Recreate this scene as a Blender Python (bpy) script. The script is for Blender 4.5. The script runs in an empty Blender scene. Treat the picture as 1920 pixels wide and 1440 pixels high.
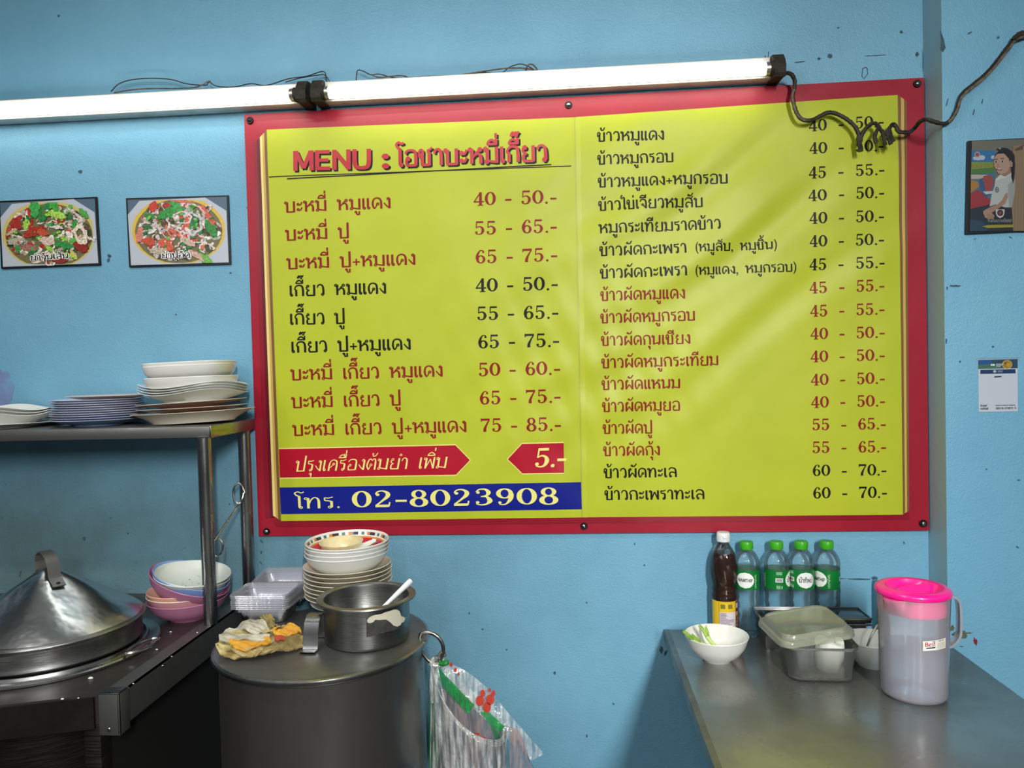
import bpy, bmesh, math, random
from math import sin, cos, pi, radians, sqrt, atan2
from mathutils import Vector, Matrix, Euler
from mathutils.geometry import tessellate_polygon

SC = bpy.context.scene
COL = SC.collection

# ------------------------------------------------------------------ camera
FPX, PPX, PPY = 1400.0, 955.72, 729.41
YAW, PITCH, ROLL = 0.0792, -0.0263, -0.0258
CAM = Vector((-0.0244, -1.9121, 1.4502))
_f = Vector((-sin(YAW) * cos(PITCH), cos(YAW) * cos(PITCH), sin(PITCH)))
_r = Vector((cos(YAW), sin(YAW), 0.0))
_u = _r.cross(_f)
CR = _r * cos(ROLL) + _u * sin(ROLL)
CU = -_r * sin(ROLL) + _u * cos(ROLL)
CF = _f
cam = bpy.data.cameras.new('camera')
camo = bpy.data.objects.new('camera', cam)
COL.objects.link(camo)
camo.matrix_world = Matrix(((CR.x, CU.x, -CF.x, CAM.x), (CR.y, CU.y, -CF.y, CAM.y),
                            (CR.z, CU.z, -CF.z, CAM.z), (0, 0, 0, 1)))
cam.sensor_width = 36.0
cam.lens = FPX / 1920 * 36.0
cam.shift_x = (960 - PPX) / 1920
cam.shift_y = (PPY - 720) / 1920
cam.clip_start = 0.05
SC.camera = camo

# ------------------------------------------------------------------ world, lights, exposure
SC.view_settings.view_transform = 'Standard'
SC.view_settings.look = 'None'
SC.view_settings.gamma = 1.0
SC.view_settings.use_curve_mapping = False
SC.view_settings.exposure = -0.12
SC.cycles.transparent_max_bounces = 40
SC.cycles.max_bounces = 10
w = bpy.data.worlds.new('room_ambient')
SC.world = w
w.use_nodes = True
nt = w.node_tree
bg = nt.nodes['Background']
tc = nt.nodes.new('ShaderNodeTexCoord')
sx = nt.nodes.new('ShaderNodeSeparateXYZ')
rp = nt.nodes.new('ShaderNodeValToRGB')
nt.links.new(tc.outputs['Generated'], sx.inputs[0])
mp = nt.nodes.new('ShaderNodeMath'); mp.operation = 'MULTIPLY_ADD'
mp.inputs[1].default_value = 0.5; mp.inputs[2].default_value = 0.5
nt.links.new(sx.outputs['Z'], mp.inputs[0])
nt.links.new(mp.outputs[0], rp.inputs[0])
cr = rp.color_ramp
cr.elements[0].position = 0.40; cr.elements[0].color = (0.045, 0.05, 0.055, 1)
cr.elements[1].position = 0.85; cr.elements[1].color = (0.80, 0.83, 0.85, 1)
e = cr.elements.new(0.58); e.color = (0.20, 0.21, 0.22, 1)
nt.links.new(rp.outputs[0], bg.inputs[0])
bg.inputs[1].default_value = 0.55


def lamp(name, loc, target, sx_, sy_, power, col=(1, 0.97, 0.92)):
    l = bpy.data.lights.new(name, 'AREA')
    l.shape = 'RECTANGLE'; l.size = sx_; l.size_y = sy_
    l.energy = power; l.color = col
    o = bpy.data.objects.new(name, l); COL.objects.link(o)
    o.location = loc
    o.rotation_euler = (Vector(target) - Vector(loc)).to_track_quat('-Z', 'Y').to_euler()
    return o


LAMP_W = 1.0
main = lamp('room_tube_light', (0.85, -4.0, 2.52), (0.05, 0, 0.80), 0.10, 0.9, 27 * LAMP_W)
main.data.spread = radians(74)
lamp('room_tube_light_by_door', (-0.6, -3.6, 2.6), (-0.3, 0, 1.1), 0.10, 1.25, 15 * LAMP_W)
lamp('room_tube_light_far_side', (-1.9, -2.6, 2.6), (-0.4, -0.2, 0.9), 0.10, 1.25, 14 * LAMP_W)
lamp('overhead_fill_light', (-0.75, -1.15, 2.64), (-0.75, -1.1, 0), 1.2, 0.08, 17 * LAMP_W)  # unseen overhead light added to brighten the lid and level surfaces
TUBE_EMIT = 8.5


# ------------------------------------------------------------------ helpers
def at(px, py, X=None, Y=None, Z=None):
    """point of the room seen at a pixel of the photograph, on a plane"""
    d = CF * FPX + CR * (px - PPX) + CU * (PPY - py)
    if Y is not None: t = (Y - CAM.y) / d.y
    elif Z is not None: t = (Z - CAM.z) / d.z
    else: t = (X - CAM.x) / d.x
    return CAM + d * t


def lin(c):
    if isinstance(c, str):
        c = tuple(int(c[i:i + 2], 16) for i in (0, 2, 4))
    o = []
    for v in c[:3]:
        v = v / 255.0
        o.append(v / 12.92 if v <= 0.04045 else ((v + 0.055) / 1.055) ** 2.4)
    return (o[0], o[1], o[2], 1.0)


def mat(name, col, rough=0.5, metal=0.0, spec=0.5, coat=0.0, trans=0.0, ior=1.45, var=None, bump=None,
        emit=None, vscale=8.0, rvar=0.0, aniso=None):
    m = bpy.data.materials.new(name); m.use_nodes = True
    nt = m.node_tree; b = nt.nodes['Principled BSDF']
    c = lin(col)
    b.inputs['Base Color'].default_value = c
    b.inputs['Roughness'].default_value = rough
    b.inputs['Metallic'].default_value = metal
    b.inputs['Specular IOR Level'].default_value = spec
    b.inputs['Coat Weight'].default_value = coat
    b.inputs['Coat Roughness'].default_value = 0.08
    b.inputs['Transmission Weight'].default_value = trans
    b.inputs['IOR'].default_value = ior
    tcn = nt.nodes.new('ShaderNodeTexCoord')
    src = tcn.outputs['Object']
    if aniso:
        mpn = nt.nodes.new('ShaderNodeMapping'); mpn.inputs['Scale'].default_value = aniso
        nt.links.new(src, mpn.inputs[0]); src = mpn.outputs[0]
    if var is not None or rvar:
        n = nt.nodes.new('ShaderNodeTexNoise'); n.inputs['Scale'].default_value = vscale
        n.inputs['Detail'].default_value = 5.0; n.inputs['Roughness'].default_value = 0.6
        nt.links.new(src, n.inputs['Vector'])
        if var is not None:
            r = nt.nodes.new('ShaderNodeValToRGB')
            r.color_ramp.elements[0].position = 0.35; r.color_ramp.elements[0].color = c
            r.color_ramp.elements[1].position = 0.68; r.color_ramp.elements[1].color = lin(var)
            nt.links.new(n.outputs['Fac'], r.inputs[0]); nt.links.new(r.outputs[0], b.inputs['Base Color'])
        if rvar:
            q = nt.nodes.new('ShaderNodeMapRange')
            q.inputs['From Min'].default_value = 0.3; q.inputs['From Max'].default_value = 0.7
            q.inputs['To Min'].default_value = max(0.02, rough - rvar); q.inputs['To Max'].default_value = rough + rvar
            nt.links.new(n.outputs['Fac'], q.inputs['Value']); nt.links.new(q.outputs[0], b.inputs['Roughness'])
    if bump:
        sc_, st, dist = bump
        n2 = nt.nodes.new('ShaderNodeTexNoise'); n2.inputs['Scale'].default_value = sc_
        n2.inputs['Detail'].default_value = 4.0
        nt.links.new(src, n2.inputs['Vector'])
        bn = nt.nodes.new('ShaderNodeBump'); bn.inputs['Strength'].default_value = st
        bn.inputs['Distance'].default_value = dist
        nt.links.new(n2.outputs['Fac'], bn.inputs['Height']); nt.links.new(bn.outputs[0], b.inputs['Normal'])
    if emit:
        b.inputs['Emission Color'].default_value = lin(emit[0]); b.inputs['Emission Strength'].default_value = emit[1]
    return m


def clear(name, col, tint=(255, 255, 255), body=0.12, rough=0.08, gloss=1.0, ior=1.45, bump=None, edge=0.0, streak=None):
    """thin see-through plastic: transparent film + a little diffuse/translucent body + fresnel gloss"""
    m = bpy.data.materials.new(name); m.use_nodes = True
    nt = m.node_tree; N = nt.nodes; L = nt.links
    N.remove(N['Principled BSDF']); out = N['Material Output']
    tr = N.new('ShaderNodeBsdfTransparent'); tr.inputs[0].default_value = lin(tint)
    df = N.new('ShaderNodeBsdfDiffuse'); df.inputs[0].default_value = lin(col)
    tl = N.new('ShaderNodeBsdfTranslucent'); tl.inputs[0].default_value = lin(col)
    mb = N.new('ShaderNodeMixShader'); mb.inputs[0].default_value = 0.2
    L.new(df.outputs[0], mb.inputs[1]); L.new(tl.outputs[0], mb.inputs[2])
    m1 = N.new('ShaderNodeMixShader'); m1.inputs[0].default_value = body
    L.new(tr.outputs[0], m1.inputs[1]); L.new(mb.outputs[0], m1.inputs[2])
    if edge:
        lw = N.new('ShaderNodeLayerWeight'); lw.inputs[0].default_value = 0.35
        q = N.new('ShaderNodeMath'); q.operation = 'MULTIPLY_ADD'
        q.inputs[1].default_value = edge; q.inputs[2].default_value = body; q.use_clamp = True
        L.new(lw.outputs['Facing'], q.inputs[0]); L.new(q.outputs[0], m1.inputs[0])
    if streak:
        t0 = N.new('ShaderNodeTexCoord'); mp0 = N.new('ShaderNodeMapping'); mp0.inputs['Scale'].default_value = streak[:3]
        mp0.inputs['Rotation'].default_value = (0, streak[5], 0)
        L.new(t0.outputs['Object'], mp0.inputs[0])
        n0 = N.new('ShaderNodeTexNoise'); n0.inputs['Scale'].default_value = 1.0; n0.inputs['Detail'].default_value = 4
        L.new(mp0.outputs[0], n0.inputs['Vector'])
        q0 = N.new('ShaderNodeMapRange'); q0.inputs['From Min'].default_value = .38; q0.inputs['From Max'].default_value = .66
        q0.inputs['To Min'].default_value = streak[3]; q0.inputs['To Max'].default_value = streak[4]
        L.new(n0.outputs['Fac'], q0.inputs['Value']); L.new(q0.outputs[0], m1.inputs[0])
    gl = N.new('ShaderNodeBsdfGlossy'); gl.inputs['Roughness'].default_value = rough
    fr = N.new('ShaderNodeFresnel'); fr.inputs[0].default_value = ior
    fm = N.new('ShaderNodeMath'); fm.operation = 'MULTIPLY'; fm.inputs[1].default_value = gloss
    L.new(fr.outputs[0], fm.inputs[0])
    m2 = N.new('ShaderNodeMixShader'); L.new(fm.outputs[0], m2.inputs[0])
    L.new(m1.outputs[0], m2.inputs[1]); L.new(gl.outputs[0], m2.inputs[2])
    L.new(m2.outputs[0], out.inputs[0])
    if bump:
        tcn = N.new('ShaderNodeTexCoord'); n2 = N.new('ShaderNodeTexNoise'); n2.inputs['Scale'].default_value = bump[0]
        L.new(tcn.outputs['Object'], n2.inputs['Vector'])
        bn = N.new('ShaderNodeBump'); bn.inputs['Strength'].default_value = bump[1]; bn.inputs['Distance'].default_value = bump[2]
        L.new(n2.outputs['Fac'], bn.inputs['Height'])
        for nd in (gl, df): L.new(bn.outputs[0], nd.inputs['Normal'])
    return m


class MB:
    """collects faces, then links them as ONE mesh object"""
    def __init__(s):
        s.v = []; s.f = []; s.m = []; s.mats = []

    def mi(s, m):
        if m not in s.mats: s.mats.append(m)
        return s.mats.index(m)

    def add(s, vs, fs, m):
        o = len(s.v); k = s.mi(m)
        s.v += [tuple(p) for p in vs]
        for f in fs:
            s.f.append(tuple(o + i for i in f)); s.m.append(k)

    def box(s, lo, hi, m, bev=0.0):
        if bev > 0:
            bm = bmesh.new()
            bmesh.ops.create_cube(bm, size=1.0)
            for v in bm.verts:
                v.co = Vector([lo[i] + (v.co[i] + 0.5) * (hi[i] - lo[i]) for i in range(3)])
            bmesh.ops.bevel(bm, geom=list(bm.edges), offset=bev, segments=2, affect='EDGES', profile=0.5)
            bm.verts.index_update()
            s.add([v.co[:] for v in bm.verts], [[v.index for v in f.verts] for f in bm.faces], m)
            bm.free(); return s
        x0, y0, z0 = lo; x1, y1, z1 = hi
        s.add([(x0, y0, z0), (x1, y0, z0), (x1, y1, z0), (x0, y1, z0), (x0, y0, z1), (x1, y0, z1), (x1, y1, z1), (x0, y1, z1)],
              [(0, 3, 2, 1), (4, 5, 6, 7), (0, 1, 5, 4), (1, 2, 6, 5), (2, 3, 7, 6), (3, 0, 4, 7)], m)
        return s

    def lathe(s, prof, m, n=64, c=(0, 0, 0), mod=None, sx=1.0, sy=1.0, M=None):
        """prof: (radius, z) pairs; mod(angle, r, z) -> (r, z)"""
        vs = []; fs = []
        for (r, z) in prof:
            for i in range(n):
                a = 2 * pi * i / n
                rr, zz = (r, z) if mod is None else mod(a, r, z)
                p = Vector((rr * cos(a) * sx, rr * sin(a) * sy, zz))
                if M is not None: p = M @ p
                vs.append((p.x + c[0], p.y + c[1], p.z + c[2]))
        k = len(prof)
        for j in range(k - 1):
            for i in range(n):
                a, b = j * n + i, j * n + (i + 1) % n
                fs.append((a, b, b + n, a + n))
        if prof[0][0] > 1e-5 and False: pass
        s.add(vs, fs, m); return s

    def tube(s, pts, r, m, n=8, closed=False, cap=True):
        """pts: list of Vectors; r: number or list"""
        pts = [Vector(p) for p in pts]
        k = len(pts)
        rs = r if isinstance(r, (list, tuple)) else [r] * k
        vs = []; fs = []
        up = None
        for i, p in enumerate(pts):
            a = pts[(i - 1) % k] if (closed or i > 0) else p
            b = pts[(i + 1) % k] if (closed or i < k - 1) else p
            t = (b - a)
            t = t.normalized() if t.length > 1e-9 else Vector((0, 0, 1))
            if up is None:
                up = Vector((0, 0, 1)) if abs(t.z) < 0.9 else Vector((0, 1, 0))
            x = t.cross(up)
            if x.length < 1e-6: x = t.cross(Vector((1, 0, 0.3)))
            x.normalize(); y = x.cross(t); y.normalize(); up = y
            for j in range(n):
                q = 2 * pi * j / n
                vs.append(p + x * (cos(q) * rs[i]) + y * (sin(q) * rs[i]))
        lim = k if closed else k - 1
        for i in range(lim):
            i2 = (i + 1) % k
            for j in range(n):
                j2 = (j + 1) % n
                fs.append((i * n + j, i * n + j2, i2 * n + j2, i2 * n + j))
        if cap and not closed:
            fs.append(tuple(range(n - 1, -1, -1))); fs.append(tuple((k - 1) * n + j for j in range(n)))
        s.add(vs, fs, m); return s

    def grid(s, fn, nu, nv, m):
        vs = [fn(i / nu, j / nv) for j in range(nv + 1) for i in range(nu + 1)]
        fs = []
        for j in range(nv):
            for i in range(nu):
                a = j * (nu + 1) + i
                fs.append((a, a + 1, a + nu + 2, a + nu + 1))
        s.add(vs, fs, m); return s

    def poly(s, pts, m):
        tri = tessellate_polygon([[Vector(p) for p in pts]])
        s.add(pts, [tuple(t) for t in tri], m); return s

    def prism(s, pts, d, m):
        """closed outline extruded along vector d"""
        d = Vector(d); n = len(pts)
        a = [Vector(p) for p in pts]; b = [p + d for p in a]
        tri = tessellate_polygon([a])
        fs = [tuple(t) for t in tri] + [tuple(n + i for i in reversed(t)) for t in tri]
        fs += [(i, (i + 1) % n, n + (i + 1) % n, n + i) for i in range(n)]
        s.add(a + b, fs, m); return s

    def build(s, name, parent=None, smooth=0.7, loc=None, fix=True, col=True):
        me = bpy.data.meshes.new(name)
        me.from_pydata([tuple(p) for p in s.v], [], s.f)
        for m in s.mats: me.materials.append(m)
        me.polygons.foreach_set('material_index', s.m)
        if fix:
            bm = bmesh.new(); bm.from_mesh(me)
            bmesh.ops.recalc_face_normals(bm, faces=bm.faces); bm.to_mesh(me); bm.free()
        me.update()
        if smooth:
            me.shade_smooth(); me.set_sharp_from_angle(angle=smooth)
        o = bpy.data.objects.new(name, me)
        COL.objects.link(o)
        if loc: o.location = loc
        if parent: o.parent = parent
        return o


def tag(o, label=None, cat=None, group=None, kind=None):
    if label: o['label'] = label
    if cat: o['category'] = cat
    if group: o['group'] = group
    if kind: o['kind'] = kind
    return o


def thing(name, label, cat, loc=(0, 0, 0), group=None, rot=None):
    o = bpy.data.objects.new(name, None); COL.objects.link(o)
    o.empty_display_size = 0.05
    o.location = loc
    if rot: o.rotation_euler = rot
    return tag(o, label, cat, group)


def dup(root, loc, label=None, rot=None, group=None):
    r = root.copy(); COL.objects.link(r); r.location = loc
    if rot: r.rotation_euler = rot
    if label: r['label'] = label
    if group: r['group'] = group
    for ch in list(root.children):
        c = ch.copy(); COL.objects.link(c); c.parent = r
        for g in list(ch.children):
            d = g.copy(); COL.objects.link(d); d.parent = c
    return r


def smooth_path(pts, k=6, closed=False):
    """Catmull-Rom through tuples of any length"""
    n = len(pts); out = []
    rng = range(n if closed else n - 1)
    for i in rng:
        p = [pts[(i + o) % n] if closed else pts[min(max(i + o, 0), n - 1)] for o in (-1, 0, 1, 2)]
        for t_ in range(k):
            t = t_ / k
            out.append(tuple(0.5 * (2 * b + (c - a) * t + (2 * a - 5 * b + 4 * c - d) * t * t + (3 * b - a - 3 * c + d) * t ** 3)
                             for a, b, c, d in zip(*p)))
    if not closed: out.append(tuple(pts[-1]))
    return out


rng = random.Random(7)
# ------------------------------------------------------------------ lettering drawn stroke by stroke
# glyph = (advance, [strokes]); stroke = (kind, points) ; points (x, y, width) ; kinds: l line, s smooth, c closed smooth
S_, T_ = 0.145, 0.075


def _ring(x, y, r, w=0.06, ry=None):
    ry = ry or r
    return ('c', [(x + r * cos(a * pi / 4), y + ry * sin(a * pi / 4), w) for a in range(8)])


def _ov(x, y, rx, ry, thin, thick):
    return ('c', [(x + rx * cos(a * pi / 6), y + ry * sin(a * pi / 6), thin + (thick - thin) * abs(cos(a * pi / 6)) ** 1.3)
                  for a in range(12)])


def _L(*p, w=S_):
    return ('l', [(q[0], q[1], q[2] if len(q) > 2 else w) for q in p])


def _C(*p, w=T_):
    return ('s', [(q[0], q[1], q[2] if len(q) > 2 else w) for q in p])


_dot = lambda x, y, r: ('d', [(x, y, r)])
_arch = lambda x0, x1: _C((x0, 0, .15), (x0 - .01, .5, .13), (x0 + .08, .86, .09), ((x0 + x1) / 2, .98, .09), (x1 - .05, .85, .12), (x1, .5, S_), (x1, 0, S_))
TH = {
    'บ': (.98, [_ring(.10, .88, .085), _L((.22, .93), (.22, .03)), _L((.15, .04), (.82, .04), w=.09), _L((.79, 0), (.79, 1.0))]),
    'ป': (.98, [_ring(.10, .88, .085), _L((.22, .93), (.22, .03)), _L((.15, .04), (.82, .04), w=.09), _L((.79, 0), (.79, 1.42))]),
    'ห': (1.0, [_ring(.10, .88, .085), _L((.22, .93), (.22, 0)), _C((.22, .32, .07), (.4, .52, .08), (.62, .62, .09), (.76, .5, .12), (.8, .3, S_), (.8, 0, S_)),
               _ring(.74, .87, .09), _C((.66, .82, .06), (.5, .66, .07), (.42, .52, .07))]),
    'ม': (1.0, [_ring(.10, .88, .085), _L((.22, .93), (.22, .2)), _ring(.17, .10, .09), _L((.25, .15), (.78, .06), w=.08), _L((.82, 0), (.82, 1.0))]),
    'น': (1.02, [_ring(.10, .88, .085), _L((.22, .93), (.22, 0)), _L((.2, .05), (.66, .2), w=.08), _ring(.74, .12, .09), _L((.82, .14), (.82, 1.0))]),
    'ด': (.98, [_ring(.52, .44, .085), _C((.45, .39, .06), (.38, .2, .06), (.26, .02, .07)), _C((.25, .01, .08), (.15, .22, .12), (.11, .52, .13), (.2, .86, .09), (.46, .98, .09), (.73, .85, .12), (.80, .5, S_), (.80, 0, S_))]),
    'ค': (.98, [_ring(.52, .60, .085), _C((.44, .49, .06), (.34, .36, .07), (.2, .26, .08)), _arch(.18, .80)]),
    'ต': (.98, [_ring(.44, .44, .09), _C((.37, .38, .06), (.36, .22, .07), (.28, .02, .09)),
               _C((.29, 0, .08), (.13, .3, .12), (.12, .55, .13), (.22, .9, .1), (.38, .98, .08), (.49, .84, .07), (.6, .98, .08), (.75, .9, .11), (.80, .5, S_), (.80, 0, S_))]),
    'เ': (.42, [_L((.15, 1), (.15, .1)), _ring(.22, .10, .085)]),
    'แ': (.80, [_L((.15, 1), (.15, .1)), _ring(.22, .10, .085), _L((.52, 1), (.52, .1)), _ring(.59, .10, .085)]),
    'ง': (.66, [_ring(.40, .88, .085), _L((.5, .9), (.5, .0)), _C((.52, .03, .09), (.3, .2, .08), (.05, .52, .06))]),
    'ก': (.96, [_L((.2, 0), (.2, .58)), _C((.2, .56, .1), (.08, .66, .07), (.2, .9, .08), (.46, .98, .1), (.7, .88, .12), (.78, .55, S_), (.78, 0, S_))]),
    'ย': (.98, [_ring(.25, .88, .085), _C((.17, .86, .06), (.12, .72, .08), (.2, .58, .07), (.38, .5, .06)), _C((.38, .5, .07), (.2, .42, .09), (.17, .2, .13), (.2, .06, .1)),
               _L((.16, .04), (.8, .04), w=.09), _L((.79, 0), (.79, 1))]),
    'ว': (.78, [_C((.08, .72, .07), (.16, .93, .08), (.38, .99, .09), (.55, .84, .12), (.6, .5, S_), (.6, .1, S_)), _ring(.52, .10, .085)]),
    'ข': (.90, [_ring(.12, .62, .08), _C((.06, .68, .06), (.06, .88, .07), (.16, .99, .08), (.28, .9, .1), (.27, .7, .12), (.25, .5, S_), (.25, .05, S_)), _L((.17, .04), (.74, .04), w=.09), _L((.71, 0), (.71, 1))]),
    'ช': (.98, [_ring(.12, .62, .08), _C((.06, .68, .06), (.06, .88, .07), (.16, .99, .08), (.28, .9, .1), (.27, .7, .12), (.25, .5, S_), (.25, .05, S_)), _L((.17, .04), (.74, .04), w=.09), _L((.71, 0), (.71, .8)),
               _C((.71, .76, .12), (.62, .92, .08), (.74, .98, .07), (.9, 1.12, .07))]),
    'า': (.70, [_C((.06, .72, .07), (.14, .94, .08), (.32, .99, .09), (.46, .86, .12), (.5, .55, S_), (.5, 0, S_))]),
    'ร': (.70, [_ring(.38, .10, .085), _L((.48, .08), (.48, .62)), _C((.48, .6, .1), (.3, .66, .08), (.12, .68, .08)), _C((.12, .68, .07), (.12, .92, .08), (.3, .9, .08), (.56, .99, .07))]),
    'อ': (.94, [_ring(.26, .46, .085), _C((.18, .46, .06), (.14, .3, .09), (.18, .06, .1)), _L((.14, .04), (.78, .04), w=.09), _C((.76, .02, .14), (.77, .5, S_), (.72, .88, .11), (.46, .99, .08), (.2, .93, .08), (.1, .76, .07))]),
    'ไ': (.50, [_L((.28, 1.1), (.28, .1)), _ring(.35, .10, .085), _C((.28, 1.06, .13), (.27, 1.24, .1), (.16, 1.3, .08), (.04, 1.2, .08), (-.06, 1.3, .08), (.0, 1.5, .07), (.12, 1.52, .06))]),
    'โ': (.52, [_L((.26, 1.1), (.26, .1)), _ring(.33, .10, .085), _C((.26, 1.08, .13), (.1, 1.2, .09), (.02, 1.38, .08), (.18, 1.5, .08), (.36, 1.4, .08), (.52, 1.48, .08))]),
    'จ': (.82, [_C((.06, .74, .07), (.16, .94, .08), (.4, .99, .09), (.6, .84, .12), (.65, .5, S_), (.64, .0, S_)), _L((.66, .02), (.36, .36), w=.08), _ring(.31, .42, .085)]),
    'ล': (.96, [_ring(.27, .10, .085), _C((.2, .1, .08), (.17, .32, .11), (.28, .52, .09), (.5, .54, .08), (.76, .42, .08)), _C((.1, .76, .07), (.22, .95, .08), (.46, .99, .09), (.72, .86, .12), (.79, .5, S_), (.79, 0, S_))]),
    'ส': (.98, [_ring(.27, .10, .085), _C((.2, .1, .08), (.17, .32, .11), (.28, .52, .09), (.5, .54, .08), (.76, .42, .08)), _C((.1, .76, .07), (.22, .95, .08), (.46, .99, .09), (.72, .86, .12), (.79, .5, S_), (.79, 0, S_)),
               _L((.6, .86), (.88, 1.18), w=.08)]),
    'ท': (1.0, [_ring(.10, .88, .085), _L((.22, .93), (.22, 0)), _C((.24, .3, .07), (.36, .72, .08), (.54, .96, .08), (.72, .88, .11), (.79, .6, S_), (.79, 0, S_))]),
    'ผ': (1.0, [_ring(.27, .88, .085), _L((.17, .9), (.17, 0)), _L((.17, .03), (.48, .52), w=.08), _L((.48, .52), (.8, .03), w=.08), _L((.81, 0), (.81, 1))]),
    'พ': (1.04, [_ring(.10, .88, .085), _L((.21, .93), (.21, 0)), _L((.21, .03), (.52, .84), w=.085), _L((.52, .84), (.84, .03), w=.085), _L((.85, 0), (.85, 1))]),
    'ะ': (.60, [_ring(.15, .70, .08), _C((.2, .64, .07), (.36, .66, .08), (.48, .9, .07)), _ring(.15, .22, .08), _C((.2, .16, .07), (.36, .18, .08), (.48, .42, .07))]),
    'ญ': (1.3, [_ring(.12, .84, .085), _C((.2, .8, .08), (.24, .5, .13), (.24, 0, S_)), _arch(.3, .70), _L((.70, .04), (1.1, .04), w=.09), _L((1.08, 0), (1.08, 1)), _C((.7, -.2, .07), (.9, -.35, .08), (1.1, -.2, .07))]),
    'ฐ': (.76, [_ring(.38, .10, .085), _L((.48, .08), (.48, .62)), _C((.48, .6, .1), (.3, .66, .08), (.12, .68, .08)), _C((.12, .68, .07), (.12, .92, .08), (.3, .9, .08), (.56, .99, .07)), _C((.2, -.2, .07), (.4, -.38, .08), (.6, -.2, .07))]),
    # marks, drawn around x = 0 at the right stem of the letter before
    'ุ': (0, [_ring(-.24, -.22, .065, .05), _L((-.14, -.16), (-.14, -.52), w=.1)]),
    'ู': (0, [_ring(-.42, -.22, .065, .05), _C((-.35, -.2, .08), (-.33, -.42, .09), (-.2, -.48, .08)), _L((-.14, -.16), (-.14, -.5), w=.1)]),
    'ิ': (0, [_C((-.72, 1.16, .07), (-.6, 1.36, .08), (-.38, 1.42, .08), (-.12, 1.2, .08)), _L((-.74, 1.17), (-.1, 1.17), w=.08)]),
    'ี': (0, [_C((-.72, 1.16, .07), (-.6, 1.36, .08), (-.38, 1.42, .08), (-.16, 1.22, .08)), _L((-.74, 1.17), (-.1, 1.17), w=.08), _L((-.14, 1.14), (-.14, 1.52), w=.09)]),
    'ื': (0, [_C((-.72, 1.16, .07), (-.6, 1.36, .08), (-.38, 1.42, .08), (-.16, 1.22, .08)), _L((-.74, 1.17), (-.1, 1.17), w=.08), _L((-.14, 1.14), (-.14, 1.52), w=.08), _L((-.28, 1.2), (-.28, 1.52), w=.08)]),
    'ั': (0, [_ring(-.5, 1.28, .075, .055), _C((-.44, 1.21, .07), (-.25, 1.22, .08), (-.05, 1.5, .07))]),
    '่': (0, [_L((-.16, 1.22), (-.16, 1.5), w=.1)]),
    '้': (0, [_ring(-.44, 1.42, .06, .05), _C((-.4, 1.36, .06), (-.42, 1.22, .07), (-.2, 1.26, .08), (-.06, 1.52, .06))]),
    '๊': (0, [_ring(-.52, 1.36, .055, .05), _C((-.54, 1.42, .06), (-.44, 1.52, .07), (-.36, 1.36, .07), (-.26, 1.52, .07), (-.18, 1.4, .07), (-.22, 1.28, .07), (-.34, 1.26, .06)), _L((-.18, 1.4), (-.05, 1.56), w=.06)]),
    '์': (0, [_ring(-.3, 1.3, .08, .055), _C((-.3, 1.36, .06), (-.2, 1.4, .06), (-.08, 1.56, .06))]),
    'ํ': (0, [_ring(-.16, 1.28, .085, .055)]),
}
DG = {
    '0': (.66, [_ov(.32, .5, .23, .44, .07, .17)]),
    '4': (.66, [_L((.42, .96), (.06, .3), w=.07), _L((.03, .29), (.62, .29), w=.09), _L((.42, .98), (.42, .02), w=.16), _L((.26, .03), (.58, .03), w=.06)]),
    '5': (.66, [_L((.12, .92), (.53, .92), w=.13), _L((.15, .96), (.13, .5), w=.06), _C((.13, .52, .06), (.3, .6, .08), (.46, .5, .13), (.5, .3, .17), (.42, .1, .11), (.26, .04, .07), (.1, .1, .07)), _dot(.13, .18, .085)]),
    '6': (.66, [_ov(.34, .3, .19, .255, .07, .15), _C((.13, .32, .17), (.15, .6, .15), (.28, .9, .08), (.42, .94, .06), (.5, .88, .06)), _dot(.48, .82, .075)]),
    '7': (.66, [_L((.07, .9), (.58, .9), w=.15), _L((.08, .99), (.08, .74), w=.06), _C((.56, .88, .07), (.4, .55, .1), (.29, .25, .16), (.28, .02, .18))]),
    '8': (.66, [_ov(.32, .73, .17, .215, .07, .14), _ov(.32, .27, .21, .235, .07, .17)]),
    '9': (.66, [_ov(.31, .68, .19, .255, .07, .15), _C((.51, .66, .17), (.49, .38, .15), (.36, .1, .08), (.22, .05, .06), (.14, .1, .06)), _dot(.16, .17, .075)]),
    '2': (.66, [_dot(.16, .74, .085), _C((.1, .76, .06), (.16, .9, .07), (.32, .95, .08), (.47, .82, .14), (.46, .62, .15), (.3, .38, .09), (.1, .12, .07)), _L((.08, .09), (.5, .09), w=.15), _L((.53, .3), (.5, .06), w=.06)]),
    '3': (.66, [_dot(.16, .76, .08), _C((.11, .8, .06), (.2, .93, .07), (.38, .93, .1), (.48, .76, .15), (.42, .58, .1), (.24, .52, .06)), _C((.24, .52, .06), (.42, .5, .1), (.52, .28, .17), (.42, .1, .1), (.24, .05, .07), (.1, .12, .06)), _dot(.14, .2, .08)]),
    '1': (.5, [_L((.27, .98), (.27, .02), w=.16), _L((.1, .03), (.44, .03), w=.06), _L((.08, .86), (.27, .95), w=.07)]),
    '-': (.46, [_L((.05, .36), (.4, .36), w=.13)]),
    '.': (.30, [_dot(.14, .08, .085)]),
    '+': (.72, [_L((.06, .42), (.64, .42), w=.08), _L((.35, .12), (.35, .72), w=.08)]),
    '(': (.4, [_C((.32, 1.25, .05), (.13, .85, .09), (.1, .45, .11), (.16, .05, .09), (.32, -.3, .05))]),
    ')': (.4, [_C((.08, 1.25, .05), (.27, .85, .09), (.3, .45, .11), (.24, .05, .09), (.08, -.3, .05))]),
    ',': (.34, [_dot(.14, .08, .08), _C((.2, .06, .07), (.2, -.1, .06), (.08, -.24, .04))]),
    ':': (.4, [_dot(.2, .12, .12), _dot(.2, .68, .12)]),
    ' ': (.5, []),
}
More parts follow.
